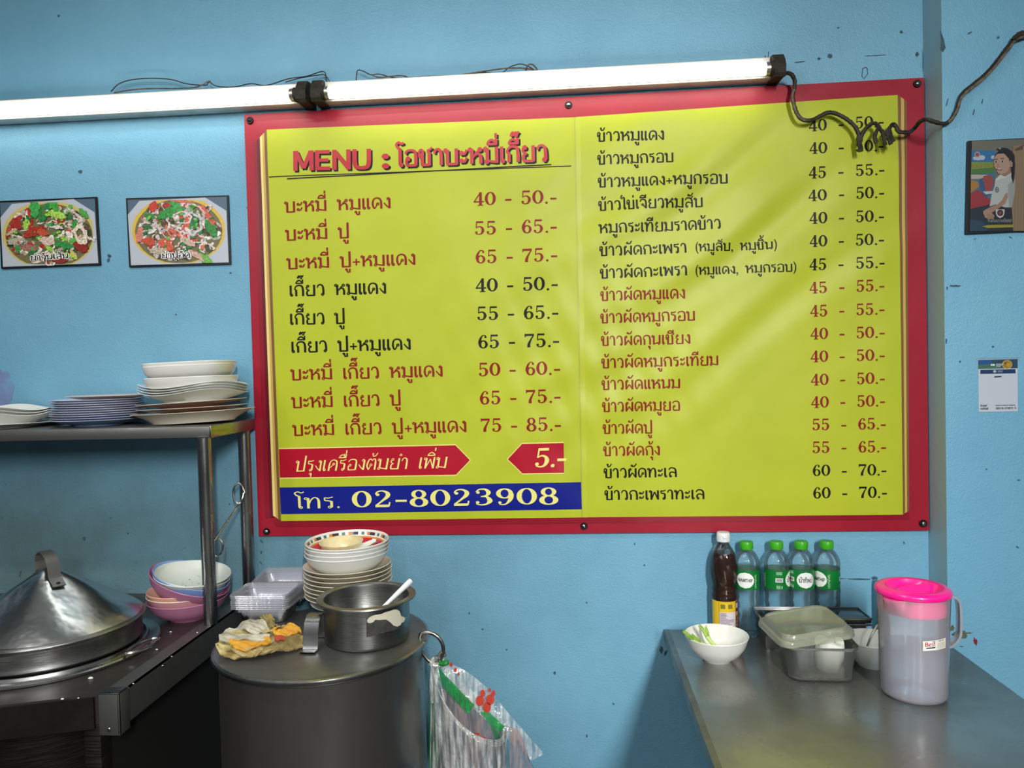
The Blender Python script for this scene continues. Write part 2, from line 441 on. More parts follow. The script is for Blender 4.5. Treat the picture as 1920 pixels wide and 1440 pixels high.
# plain sans capitals
_B = .2
LA = {
    'M': (1.0, [_L((.13, 0), (.13, 1), w=_B), _L((.87, 0), (.87, 1), w=_B), _L((.16, .97), (.5, .12), w=.19), _L((.84, .97), (.5, .12), w=.19)]),
    'E': (.78, [_L((.13, 0), (.13, 1), w=_B), _L((.05, .91), (.7, .91), w=.18), _L((.05, .5), (.64, .5), w=.17), _L((.05, .09), (.72, .09), w=.18)]),
    'N': (.92, [_L((.13, 0), (.13, 1), w=_B), _L((.77, 0), (.77, 1), w=_B), _L((.13, .93), (.77, .07), w=.2)]),
    'U': (.92, [_C((.13, 1, _B), (.13, .4, _B), (.2, .13, .2), (.45, .07, .17), (.7, .13, .2), (.77, .4, _B), (.77, 1, _B))]),
    'A': (.86, [_L((.08, 0), (.42, 1), w=.17), _L((.76, 0), (.42, 1), w=.17), _L((.2, .28), (.64, .28), w=.14)]),
    'T': (.74, [_L((.36, 0), (.36, 1), w=.18), _L((.02, .91), (.7, .91), w=.17)]),
    'H': (.86, [_L((.13, 0), (.13, 1), w=.18), _L((.72, 0), (.72, 1), w=.18), _L((.13, .5), (.72, .5), w=.16)]),
    'I': (.34, [_L((.16, 0), (.16, 1), w=.18)]),
    'P': (.76, [_L((.13, 0), (.13, 1), w=.18), _C((.13, .92, .15), (.45, .92, .15), (.62, .72, .18), (.45, .48, .15), (.13, .48, .15))]),
    'B': (.8, [_L((.13, 0), (.13, 1), w=.2), _C((.13, .92, .15), (.45, .92, .15), (.58, .74, .18), (.45, .53, .14), (.13, .53, .14)), _C((.13, .53, .14), (.48, .53, .14), (.66, .3, .19), (.48, .08, .15), (.13, .08, .15))]),
    'e': (.62, [_L((.1, .34), (.5, .34), w=.12), _C((.5, .34, .13), (.46, .58, .13), (.3, .66, .13), (.12, .55, .15), (.1, .3, .16), (.16, .08, .14), (.34, .04, .13), (.52, .14, .1))]),
    's': (.54, [_C((.46, .56, .1), (.3, .66, .13), (.12, .56, .14), (.2, .4, .14), (.38, .3, .14), (.44, .14, .14), (.28, .04, .13), (.06, .12, .1))]),
    't': (.44, [_C((.2, .92, .16), (.2, .3, .16), (.24, .08, .14), (.4, .06, .11)), _L((.04, .62), (.4, .62), w=.13)]),
    'i': (.3, [_L((.14, 0), (.14, .66), w=.16), _dot(.14, .86, .1)]),
    'a': (.6, [_ov(.26, .33, .18, .26, .1, .14), _L((.48, 0), (.48, .66), w=.15)]),
    'n': (.62, [_L((.12, 0), (.12, .66), w=.15), _C((.12, .45, .1), (.26, .63, .12), (.42, .58, .14), (.48, .36, .15), (.48, 0, .15))]),
    'k': (.58, [_L((.12, 0), (.12, 1), w=.15), _L((.12, .3), (.46, .64), w=.13), _L((.24, .4), (.5, .02), w=.14)]),
}
UPPER = set('ิีืั')
RAISE = set('่้๊์')


def layout(text, dig_scale=1.0, bold=0.0, track=0.0, space=.5, loops=True):
    """strokes of a line in units of the letter height, and its width"""
    out = []; x = 0.0; last_up = False; last_tall = False
    for ch in text.replace('ำ', 'ํา'):
        if ch == 'ํ':
            sh = (0, 0)
            out += _moved(TH['ํ'][1], x + .06, 0, 1, bold); last_up = True; continue
        if ch in TH:
            adv, st = TH[ch]
            if adv == 0:
                dy = .34 if (ch in RAISE and last_up) else 0
                dx = -.06 if not last_tall else -.22
                if ch in UPPER or ch in 'ุู': dx = -.06
                out += _moved(st, x + dx, dy, 1, bold)
                if ch in UPPER: last_up = True
                continue
            if bold and not loops: pass
            out += _moved(st, x, 0, 1, bold); x += adv + track; last_up = False; last_tall = ch == 'ป'
        elif ch in DG:
            adv, st = DG[ch]; k = dig_scale
            if ch == ' ': x += space; continue
            out += _moved(st, x, 0, k, bold); x += (adv + track) * k; last_up = False
        elif ch in LA:
            adv, st = LA[ch]
            out += _moved(st, x, 0, 1, 0); x += adv + track
    return out, x


def _moved(st, dx, dy, k, bold):
    r = []
    for kind, pts in st:
        r.append((kind, [(p[0] * k + dx, p[1] * k + dy, p[2] * k + (bold if kind != 'd' else bold * .4)) for p in pts]))
    return r


def write(mb, text, p0, p1, h, m, put, shear=0.0, dig=1.0, bold=0.0, off=(0, 0), track=0.0, space=.5):
    """text from baseline point p0 to p1 (2D), letter height h; put(x, y) -> 3D"""
    st, wd = layout(text, dig, bold, track, space)
    ux, uy = p1[0] - p0[0], p1[1] - p0[1]
    L = sqrt(ux * ux + uy * uy); ux /= L; uy /= L
    kx = L / max(wd - .12, .01); ky = h
    ratio = kx / ky

    def mp_(x, y):
        x2 = (x + shear * y / ratio) * kx; y2 = y * ky
        return put(p0[0] + off[0] + x2 * ux - y2 * uy, p0[1] + off[1] + x2 * uy + y2 * ux)
    for kind, pts in st:
        if kind == 'd':
            x, y, r = pts[0]
            vs = [mp_(x, y)] + [mp_(x + r * cos(a * pi / 6) / max(ratio, .6) ** .5, y + r * sin(a * pi / 6)) for a in range(12)]
            mb.add(vs, [(0, 1 + i, 1 + (i + 1) % 12) for i in range(12)], m); continue
        if kind == 's': P = smooth_path(pts, 5)
        elif kind == 'c': P = smooth_path(pts, 2, True)
        else:
            P = []
            for a, b in zip(pts[:-1], pts[1:]):
                for t in (0, .5): P.append(tuple(a[i] + (b[i] - a[i]) * t for i in range(3)))
            P.append(tuple(pts[-1]))
        n = len(P); closed = kind == 'c'; vs = []
        for i in range(n):
            a = P[(i - 1) % n] if (closed or i > 0) else P[i]
            b = P[(i + 1) % n] if (closed or i < n - 1) else P[i]
            tx, ty = b[0] - a[0], b[1] - a[1]; q = sqrt(tx * tx + ty * ty) or 1
            nx, ny = -ty / q, tx / q
            x, y, wd_ = P[i]
            vs += [mp_(x + nx * wd_ / 2, y + ny * wd_ / 2), mp_(x - nx * wd_ / 2, y - ny * wd_ / 2)]
        fs = [(2 * i, 2 * i + 1, 2 * ((i + 1) % n) + 1, 2 * ((i + 1) % n)) for i in range(n if closed else n - 1)]
        mb.add(vs, fs, m)
# ------------------------------------------------------------------ setting
def paint_mat(name, base, dark, dirt=True, scale=1.0):
    m = bpy.data.materials.new(name); m.use_nodes = True
    N = m.node_tree.nodes; L = m.node_tree.links; b = N['Principled BSDF']
    b.inputs['Roughness'].default_value = 0.42; b.inputs['Specular IOR Level'].default_value = 0.35
    t = N.new('ShaderNodeTexCoord')

    def noise(s, d=4, r=.6):
        n = N.new('ShaderNodeTexNoise'); n.inputs['Scale'].default_value = s; n.inputs['Detail'].default_value = d
        n.inputs['Roughness'].default_value = r; L.new(t.outputs['Object'], n.inputs['Vector']); return n

    def ramp(src, p0, c0, p1, c1):
        r = N.new('ShaderNodeValToRGB'); e = r.color_ramp.elements
        e[0].position = p0; e[0].color = c0; e[1].position = p1; e[1].color = c1
        L.new(src, r.inputs[0]); return r
    n1 = noise(2.2); r1 = ramp(n1.outputs['Fac'], .35, lin(base), .7, lin(dark))
    cur = r1.outputs[0]
    if dirt:
        # small grubby specks, thicker low down beside the stove
        n2 = noise(55, 6, .65); n3 = noise(3.3, 3)
        sp = N.new('ShaderNodeSeparateXYZ'); L.new(t.outputs['Object'], sp.inputs[0])
        mx = N.new('ShaderNodeMapRange'); mx.inputs['From Min'].default_value = 0.1; mx.inputs['From Max'].default_value = -1.3
        L.new(sp.outputs['X'], mx.inputs['Value'])
        mz = N.new('ShaderNodeMapRange'); mz.inputs['From Min'].default_value = 1.45; mz.inputs['From Max'].default_value = .95
        L.new(sp.outputs['Z'], mz.inputs['Value'])
        mu = N.new('ShaderNodeMath'); mu.operation = 'MULTIPLY'; L.new(mx.outputs[0], mu.inputs[0]); L.new(mz.outputs[0], mu.inputs[1])
        a1 = N.new('ShaderNodeMath'); a1.operation = 'MULTIPLY_ADD'; a1.inputs[1].default_value = .13
        L.new(mu.outputs[0], a1.inputs[0]); L.new(n2.outputs['Fac'], a1.inputs[2])
        a2 = N.new('ShaderNodeMath'); a2.operation = 'MULTIPLY_ADD'; a2.inputs[1].default_value = .16
        L.new(n3.outputs['Fac'], a2.inputs[0]); L.new(a1.outputs[0], a2.inputs[2])
        r2 = ramp(a2.outputs[0], .80, (0, 0, 0, 1), .86, (1, 1, 1, 1))
        mix = N.new('ShaderNodeMixRGB'); mix.inputs[2].default_value = lin((44, 58, 58))
        sc_ = N.new('ShaderNodeMath'); sc_.operation = 'MULTIPLY'; sc_.inputs[1].default_value = .75
        L.new(r2.outputs[0], sc_.inputs[0])
        L.new(sc_.outputs[0], mix.inputs[0]); L.new(cur, mix.inputs[1]); cur = mix.outputs[0]
        # greasy film low down on the left
        g = N.new('ShaderNodeMath'); g.operation = 'MULTIPLY'; L.new(mu.outputs[0], g.inputs[0]); L.new(n1.outputs['Fac'], g.inputs[1])
        mix2 = N.new('ShaderNodeMixRGB'); mix2.inputs[2].default_value = lin((84, 106, 106))
        g2 = N.new('ShaderNodeMath'); g2.operation = 'MULTIPLY'; g2.inputs[1].default_value = 1.7; g2.use_clamp = True; L.new(g.outputs[0], g2.inputs[0])
        L.new(g2.outputs[0], mix2.inputs[0]); L.new(cur, mix2.inputs[1]); cur = mix2.outputs[0]
    L.new(cur, b.inputs['Base Color'])
    nb = noise(190, 3); nb2 = noise(34, 3)
    ad = N.new('ShaderNodeMath'); ad.operation = 'MULTIPLY_ADD'; ad.inputs[1].default_value = .9
    L.new(nb2.outputs['Fac'], ad.inputs[0]); L.new(nb.outputs['Fac'], ad.inputs[2])
    bp = N.new('ShaderNodeBump'); bp.inputs['Strength'].default_value = .55; bp.inputs['Distance'].default_value = .0022
    L.new(ad.outputs[0], bp.inputs['Height']); L.new(bp.outputs[0], b.inputs['Normal'])
    return m


M_WALL = paint_mat('blue_wall_paint', (116, 172, 200), (102, 157, 187))
M_WALLR = paint_mat('blue_wall_paint_right', (118, 178, 208), (106, 166, 198), dirt=False)
M_RETURN = paint_mat('lightened_return_paint', (150, 188, 206), (158, 186, 188), dirt=False)  # return face colour lightened to offset shade and the banner's bounce light
M_PLINTH = paint_mat('teal_paint', (84, 140, 158), (76, 126, 146), dirt=False)
M_GRIME = mat('grime', (72, 104, 120), .9, var=(46, 64, 74), vscale=120)
M_STAIN = mat('brown_stain', (74, 74, 52), .9, var=(96, 110, 96), vscale=60)
M_REDMARK = mat('red_mark', (140, 16, 44), .6)
M_LILAC = mat('lilac_patch', (112, 120, 166), .6, var=(108, 160, 200), vscale=14)
XP = 0.8536      # plane of the pillar's return
YP = -0.09       # front of the right-hand wall


def blob(px, py, rx, ry, seed, Y=0, X=None, rot=0.0, n=14, jag=.35):
    r_ = random.Random(seed); pts = []
    for i in range(n):
        a = 2 * pi * i / n; k = 1 - jag * r_.random()
        x, y = rx * k * cos(a), ry * k * sin(a)
        x, y = x * cos(rot) - y * sin(rot), x * sin(rot) + y * cos(rot)
        pts.append(at(px + x, py + y, Y=Y))
    return pts


wb = MB()
wb.grid(lambda u, v: (-3.2 + u * (XP + 3.2), 0, v * 3.1), 8, 6, M_WALL)
YD = -0.0006
for i, (px, py, rx, ry, ro) in enumerate([
        (60, 1082, 3, 10, .5), (72, 1098, 3, 12, -.6), (38, 1075, 2, 9, .3), (10, 1115, 14, 4, .1), (158, 1010, 4, 5, 0),
        (1612, 1086, 26, 2, .02), (1640, 1084, 8, 4, 0), (1575, 1085, 14, 1.4, 0), (1720, 102, 4, 5, 0), (1556, 105, 6, 5, 0), (1536, 110, 4, 3, 0),
        (1500, 116, 12, 1.5, -.1), (1572, 52, 3, 2, 0), (1690, 60, 4, 3, .6), (1640, 104, 24, 1, -.05), (150, 322, 5, 4, 0), (205, 480, 5, 4, .4),
        (203, 488, 3, 5, .2), (466, 388, 6, 2, -.5), (470, 382, 4, 2, 0), (1695, 1018, 2, 3, 0), (480, 330, 3, 6, .5), (432, 512, 3, 2, 0),
        (1208, 1060, 2, 2, 0), (1190, 1020, 1.5, 3, 0), (905, 1180, 3, 2, 0), (1040, 1262, 3, 4, 0), (1240, 1218, 4, 8, 0), (1248, 1224, 3, 6, .4),
        (880, 1150, 2, 3, 0), (950, 1218, 2, 2, 0), (1100, 1130, 2, 2, 0), (1150, 1320, 3, 2, .4), (1100, 1380, 2, 4, 0), (330, 590, 2, 2, 0), (110, 30, 3, 3, 0), (240, 1000, 3, 2, 0),
        (490, 1015, 6, 2, .8), (490, 1035, 2, 4, 0), (489, 1055, 5, 1.5, 1.), (430, 945, 2, 2, 0)]):
    wb.poly(blob(px, py, rx, ry, 100 + i, Y=YD, rot=ro), M_GRIME)
wb.poly(blob(-4, 735, 34, 46, 5, Y=YD, jag=.25, n=30), M_LILAC)  # flat lilac patch on the wall at its left edge
# thin scratched outlines
for pts in ([(1624, 126), (1618, 128), (1616, 142), (1620, 148), (1627, 138), (1626, 128), (1624, 126)], [(1441, 97), (1440, 113)], [(1434, 104), (1438, 112)]):
    wb.tube([at(x, y, Y=-.0008) for x, y in pts], .0009, M_GRIME, n=4)
tag(wb.build('wall_back', smooth=None), kind='structure')

wr = MB()
wr.grid(lambda u, v: (XP + u * 1.6, YP, v * 3.1), 2, 2, M_WALLR)
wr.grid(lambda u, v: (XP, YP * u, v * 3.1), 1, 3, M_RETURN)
# chipped edge and stains near the table
wr.poly([at(x, y, Y=YP - .0006) for x, y in ((1763, 56), (1770, 74), (1773, 90), (1768, 98), (1763, 94), (1764, 76))], M_GRIME)
for i, (px, py, rx, ry, mm, ro) in enumerate([(1800, 1190, 18, 9, M_STAIN, 0), (1796, 1192, 8, 6, M_GRIME, 0), (1815, 1187, 12, 2, M_STAIN, 0), (1785, 1178, 6, 8, M_STAIN, 0),
        (1829, 1203, 4, 9, M_REDMARK, -.3), (1803, 1212, 5, 1.5, M_GRIME, .1), (1790, 536, 14, 2.5, M_GRIME, 0), (1908, 1026, 4, 2, M_GRIME, .5), (1774, 640, 2, 6, M_GRIME, 0), (1800, 678, 2, 3, M_GRIME, 0),
        (1776, 540, 1.5, 4, M_GRIME, 0), (1826, 210, 1.5, 8, M_GRIME, .3), (1842, 190, 1.5, 6, M_GRIME, .2), (1872, 70, 3, 3, M_GRIME, 0), (1818, 62, 6, 1.5, M_GRIME, -.5), (1776, 192, 1.2, 9, M_GRIME, .3), (1910, 900, 3, 2, M_GRIME, 0), (1850, 880, 2, 2, M_GRIME, 0), (1862, 650, 3, 2, M_GRIME, 0), (1895, 445, 5, 1, M_GRIME, .5), (1828, 448, 4, 1, M_GRIME, -.5)]):
    wr.poly(blob(px, py, rx, ry, 300 + i, Y=YP - .0006 - .00004 * i, rot=ro, jag=.5), mm)
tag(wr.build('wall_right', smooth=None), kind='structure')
pb = MB()
pb.box((.717, -.054, 0), (XP, 0, .903), M_PLINTH, .003)
tag(pb.build('trim_1'), kind='structure')
cb_ = MB(); cb_.box((-3.2, -2.1, 2.70), (2.45, 0.0, 2.78), mat('dull_ceiling', (128, 130, 128), .8))
tag(cb_.build('ceiling', smooth=None), kind='structure')
M_FLOOR = mat('dark_floor_tile', (62, 58, 54), .45, var=(46, 44, 42), vscale=5)
fb = MB(); fb.box((-3.2, -5.2, -.05), (2.45, 0.0, 0), M_FLOOR)
tag(fb.build('floor'), kind='structure')

# ------------------------------------------------------------------ menu banner
M_YEL = mat('yellow_print', (178, 189, 46), .42, spec=.35, var=(168, 180, 42), vscale=3, bump=(26, .25, .002))
M_YEL2 = mat('yellow_print_spine', (160, 170, 46), .42, bump=(26, .25, .002))
M_YEL3 = mat('yellow_print_spine_soft', (176, 186, 44), .42, bump=(26, .25, .002))
M_RED = mat('red_print', (158, 22, 46), .40, spec=.45, var=(142, 18, 40), vscale=3, bump=(26, .25, .002))
M_RED2 = mat('red_print_page_shadow', (96, 12, 30), .36)
M_RED3 = mat('red_print_page_shadow_soft', (134, 16, 38), .36)
M_TAN = mat('tan_print', (190, 160, 84), .4)
M_BROWN = mat('brown_print', (116, 84, 44), .4)
M_CREAMP = mat('cream_print', (226, 208, 130), .4)
M_INK = mat('black_print', (14, 13, 13), .5, spec=.25)
M_MAROON = mat('dark_red_print', (130, 24, 22), .5, spec=.25)
M_TITLE = mat('title_red_print', (176, 14, 36), .34)
M_RIB = mat('ribbon_red_print', (168, 14, 40), .34)
M_BLUE = mat('blue_print', (10, 26, 128), .34)
M_PALE = mat('pale_yellow_print', (226, 222, 130), .36)
M_STEELB = mat('bright_steel', (150, 150, 148), .25, 1.0)
M_DARKM = mat('dark_metal', (40, 38, 36), .45, .8)

BX0, BX1, BZ0, BZ1 = -.85, .85, 1.0276, 2.1302
YB = -0.010


def bdisp(x, z):
    """how far the sagging vinyl stands off its nails"""
    u = (x - BX0) / (BX1 - BX0); v = (z - BZ0) / (BZ1 - BZ0)
    edge = max(0.0, min(1.0, min(u, 1 - u) / .06)) * max(0.0, min(1.0, min(v, 1 - v) / .07))
    q = -.53 * x + .85 * z
    mk = math.exp(-((x - .35) / .42) ** 2 - ((z - 1.78) / .26) ** 2)
    mk2 = math.exp(-((x - .05) / .3) ** 2 - ((z - 1.45) / .25) ** 2)
    d = .0040 * mk * sin(q * 34 + 1.8 * sin(x * 5 + 1)) + .0016 * mk * sin(q * 67 + 2 + 1.5 * sin(x * 7))
    d += .0022 * mk2 * sin(q * 52 + 1.6 * sin(x * 8)) + .0012 * mk2 * sin((.9 * x + .4 * z) * 95)
    d += .0012 * sin(z * 30 + 2 * sin(x * 3)) * max(0, v - .55) * 2 + .0008 * sin(x * 24 + z * 9) + .0007 * sin(x * 55 - z * 40) * math.exp(-((x + .1) / .35) ** 2)
    d += .005 * (1 - (2 * u - 1) ** 2) * (1 - (2 * v - 1) ** 2)
    return .002 + edge * max(-.001, d + .0035)


def bput(x, z, lay=0.0):
    return (x, YB - bdisp(x, z) - lay, z)


bx = MB()
bx.grid(lambda u, v: bput(BX0 + u * (BX1 - BX0), BZ0 + v * (BZ1 - BZ0), -.0012), 170, 110, M_RED)
bx.grid(lambda u, v: (BX0 + u * (BX1 - BX0), YB + .002, BZ0 + v * (BZ1 - BZ0)), 1, 1, M_RED)


def bpx(px, py):
    p = at(px, py, Y=YB - .004); return (p.x, p.z)


def bquad(c4, m, lay, nu=40, nv=40):
    """printed quadrilateral given by its four corners in the photograph, lying on the vinyl"""
    a, b, c, d = [bpx(*q) for q in c4]      # tl tr br bl

    def fn(u, v):
        x = (a[0] * (1 - u) + b[0] * u) * (1 - v) + (d[0] * (1 - u) + c[0] * u) * v
        z = (a[1] * (1 - u) + b[1] * u) * (1 - v) + (d[1] * (1 - u) + c[1] * u) * v
        return bput(x, z, lay)
    bx.grid(fn, nu, nv, m)


# printed shadow beside the open book, page edges, pages
bquad([(474, 268), (489, 256), (516, 970), (497, 972)], M_RED3, .00025, 2, 60)
bquad([(481, 264), (489, 256), (516, 970), (506, 972)], M_RED2, .0004, 2, 60)
bquad([(512, 974), (1705, 962), (1705, 974), (516, 988)], M_RED3, .00025, 80, 2)
bquad([(487, 257), (491, 253), (517, 970), (512, 967)], M_CREAMP, .0005, 1, 60)
bquad([(491, 253), (495, 248.5), (521.5, 973.5), (517, 970)], M_TAN, .0005, 1, 60)
bquad([(495, 248.5), (500, 243), (527, 977), (521.5, 973.5)], M_BROWN, .0005, 1, 60)
bquad([(1683, 178), (1689, 182), (1697, 962), (1693, 965)], M_BROWN, .0005, 1, 60)
bquad([(1689, 182), (1695, 186), (1701, 960), (1697, 962)], M_TAN, .0005, 1, 60)
bquad([(1695, 186), (1700, 190), (1705, 957), (1701, 960)], M_BROWN, .0005, 1, 60)
bquad([(500, 243), (1078, 220), (1092, 970), (527, 977)], M_YEL, .0005, 70, 80)
bquad([(1078, 220), (1683, 178), (1693, 965), (1092, 970)], M_YEL, .0005, 70, 80)
bquad([(1076, 220), (1079, 220), (1093, 970), (1090, 970)], M_YEL2, .0008, 1, 80)
bquad([(1079, 220), (1088, 219), (1102, 970), (1093, 970)], M_YEL3, .0008, 1, 80)


def bline(text, x0, y0, x1, y1, hpx, m, lay=.0011, **k):
    p0, p1 = bpx(x0, y0), bpx(x1, y1)
    h = bpx(x0, y0 - hpx)[1] - p0[1]
    write(bx, text, p0, p1, h, m, lambda x, z: bput(x, z, lay), **k)


RED, BLK = M_MAROON, M_INK
LEFT = [('บะหมี่ หมูแดง', 534.5, 399, 732, 391, '40 - 50.-', 887.6, 387, 1041.6, 382.5, RED),
        ('บะหมี่ ปู', 536, 451.6, 655, 447, '55 - 65.-', 889.6, 441.5, 1042, 437, RED),
        ('บะหมี่ ปู+หมูแดง', 538.7, 505, 778.6, 497, '65 - 75.-', 891, 495, 1043, 491, RED),
        ('เกี๊ยว หมูแดง', 543, 556, 724, 551, '40 - 50.-', 892, 548.5, 1044, 544.5, BLK),
        ('เกี๊ยว ปู', 544, 609, 647, 607, '55 - 65.-', 894, 601, 1045, 598, BLK),
        ('เกี๊ยว ปู+หมูแดง', 546.6, 661.5, 770, 655.6, '65 - 75.-', 896, 654, 1046.7, 650.5, BLK),
        ('บะหมี่ เกี๊ยว หมูแดง', 546.6, 713, 829.5, 706, '50 - 60.-', 897, 706, 1048.5, 702.7, RED),
        ('บะหมี่ เกี๊ยว ปู', 548, 765, 752, 759.5, '65 - 75.-', 899, 758.8, 1049, 755, RED),
        ('บะหมี่ เกี๊ยว ปู+หมูแดง', 550, 817, 874, 809.6, '75 - 85.-', 900.6, 810, 1050, 807.6, RED)]
for t, a, b, c, d, pr, e_, f_, g_, h_, mm in LEFT:
    bline(t, a, b, c, d, 20.5, mm, space=.8, bold=.045)
    bline(pr, e_, f_, g_, h_, 26, mm, space=.45)
RIGHT = [('ข้าวหมูแดง', 1119.4, 266.8, 1244, 262.4, '40 - 50.-', 1515, 248, 1655, 238.5, BLK),
         ('ข้าวหมูกรอบ', 1120, 310, 1262, 304, '40 - 50.-', 1516, 290, 1655, 283.5, BLK),
         ('ข้าวหมูแดง+หมูกรอบ', 1121, 352.4, 1363.7, 344, '45 - 55.-', 1515, 335.7, 1655, 329, BLK),
         ('ข้าวไข่เจียวหมูสับ', 1122, 395.8, 1317, 388, '40 - 50.-', 1515, 378, 1655, 372, BLK),
         ('หมูกระเทียมราดข้าว', 1122.7, 438.8, 1349.8, 429.5, '40 - 50.-', 1515.5, 421, 1655, 416, BLK),
         ('ข้าวผัดกะเพรา', 1123.8, 480.8, 1286, 474.6, '40 - 50.-', 1516, 464, 1655, 459.5, BLK),
         ('ข้าวผัดกะเพรา', 1125, 522.7, 1286.8, 517, '45 - 55.-', 1516, 507.5, 1655, 503, BLK),
         ('ข้าวผัดหมูแดง', 1125.6, 564.6, 1283, 560, '45 - 55.-', 1516.5, 551, 1655.5, 546, RED),
         ('ข้าวผัดหมูกรอบ', 1125.6, 606.6, 1301.7, 601, '45 - 55.-', 1517, 594.6, 1655.5, 590, RED),
         ('ข้าวผัดกุนเชียง', 1126.7, 648.5, 1292.6, 644.5, '40 - 50.-', 1517.5, 637, 1656, 633.7, RED),
         ('ข้าวผัดหมูกระเทียม', 1127.4, 690.5, 1345.5, 684.6, '40 - 50.-', 1518, 679.5, 1656, 676.3, RED),
         ('ข้าวผัดแหนม', 1128, 731, 1274, 727.6, '40 - 50.-', 1518.5, 723, 1656.5, 719.6, RED),
         ('ข้าวผัดหมูยอ', 1129, 772, 1274, 769.4, '40 - 50.-', 1519, 765, 1657, 762, RED),
         ('ข้าวผัดปู', 1130, 813, 1222, 812, '55 - 65.-', 1521, 806.8, 1658.5, 805, RED),
         ('ข้าวผัดกุ้ง', 1131, 854.5, 1236, 853, '55 - 65.-', 1521.5, 849.5, 1659, 848, RED),
         ('ข้าวผัดทะเล', 1132, 895.7, 1267.8, 894, '60 - 70.-', 1522, 892.6, 1659.5, 891.5, BLK),
         ('ข้าวกะเพราทะเล', 1133.6, 937, 1319.6, 935.4, '60 - 70.-', 1523, 934.8, 1660.5, 933.4, BLK)]
for t, a, b, c, d, pr, e_, f_, g_, h_, mm in RIGHT:
    bline(t, a, b, c, d, 17.5, mm, bold=.045)
    bline(pr, e_, f_, g_, h_, 22.3, mm, space=.75)
bline('(หมูสับ, หมูชิ้น)', 1303, 472.5, 1453.7, 467.5, 14.5, BLK, space=.8, bold=.045)
bline('(หมูแดง, หมูกรอบ)', 1303, 516, 1490, 509.5, 14.5, BLK, space=.8, bold=.045)
for off, mm, lay in (((.0042, -.0042), M_INK, .0010), ((0, 0), M_TITLE, .0014)):
    bline('MENU', 550, 321.5, 693.7, 317.5, 37.5, mm, lay=lay, off=off)
    bline(':', 711, 316.5, 729, 315.8, 32, mm, lay=lay, off=off, bold=.1)
    bline('โอชาบะหมี่เกี๊ยว', 744, 313.5, 1025, 303, 30, mm, lay=lay, off=off, bold=.075)
bquad([(504.3, 331.2), (1071, 311.6), (1071, 313.4), (504.3, 333)], M_INK, .0010, 60, 1)
bquad([(539, 334.8), (1034, 308.6), (1034, 310.8), (539, 337)], M_INK, .0012, 60, 1)
# ribbons
for grow, mm, lay in ((2.0, M_PALE, .0009), (0, M_RIB, .0011)):
    g = grow
    bquad([(523, 842 - g), (854.5, 834.5 - g), (855.5, 889.5 + g), (525, 895.5 + g)], mm, lay, 30, 6)
    bquad([(854.5, 834.5 - g), (881 + g, 862), (881 + g, 863), (855.5, 889.5 + g)], mm, lay, 4, 6)
    bquad([(979, 832 - g), (1057, 830.2 - g), (1057.8, 886 + g), (979.8, 887 + g)], mm, lay, 8, 6)
    bquad([(953 - g, 860), (979, 832 - g), (979.8, 887 + g), (953 - g, 861)], mm, lay, 4, 6)
bline('ปรุงเครื่องต้มยำ เพิ่ม', 553, 884, 836, 877, 20.5, M_PALE, lay=.0014, shear=.22, space=.8)
bline('5.-', 1000, 876.5, 1055, 875, 37, M_PALE, lay=.0014, shear=.16, track=-.05)
bquad([(524.8, 914), (1089.5, 903.5), (1091, 954.5), (527, 964)], M_BLUE, .0011, 60, 6)
bline('โทร.', 553.5, 953.5, 637, 952, 21, M_PALE, lay=.0014)
bline('02-8023908', 660.5, 952, 1043, 945.5, 32.5, M_PALE, lay=.0014, bold=-.01)
ban = thing('menu_banner', 'large yellow and red vinyl menu banner screwed to the blue wall', 'banner', (0, YB, 1.58))


def sub(o, p):
    o.parent = p; o.matrix_parent_inverse = Matrix.Translation(p.location).inverted(); return o


def part(name, mb, p, label=None, **k):
    o = mb.build(name, **k); o.parent = p
    o.location = -Vector(p.location) if not k.get('local') else o.location
    if label: o['label'] = label
    return o


part('printed_sheet', bx, ban)
for px, py in ((467.5, 225), (1721, 156), (1066, 196), (1732, 982), (1095, 987), (499, 997)):
    p = at(px, py, Y=-.016); sc_ = MB()
    sc_.lathe([(.0, 0), (.009, 0), (.0095, .001), (.0085, .0035), (.0055, .0035), (.005, .0015)], M_DARKM, 20, c=(p.x, p.z, 0))
    sc_.lathe([(.005, .0012), (.0048, .0048), (.003, .006), (0, .006)], M_DARKM if px == 467.5 else M_STEELB, 16, c=(p.x, p.z, 0))
    sc_.v = [(x, -.0125 - z, y) for x, y, z in sc_.v]
    part('screw', sc_, ban)

# ------------------------------------------------------------------ fluorescent lamps
M_BATTEN = mat('white_enamel', (226, 226, 220), .4, var=(200, 200, 190), vscale=20)
M_TUBE = mat('lit_fluorescent_glass', (255, 255, 255), .3, emit=((255, 252, 240), TUBE_EMIT))
M_HOLD = mat('grimy_lamp_holder', (52, 48, 40), .75, var=(30, 27, 22), vscale=60, bump=(120, .6, .003))
M_CAP = mat('tube_end_metal', (190, 186, 176), .35, .9)


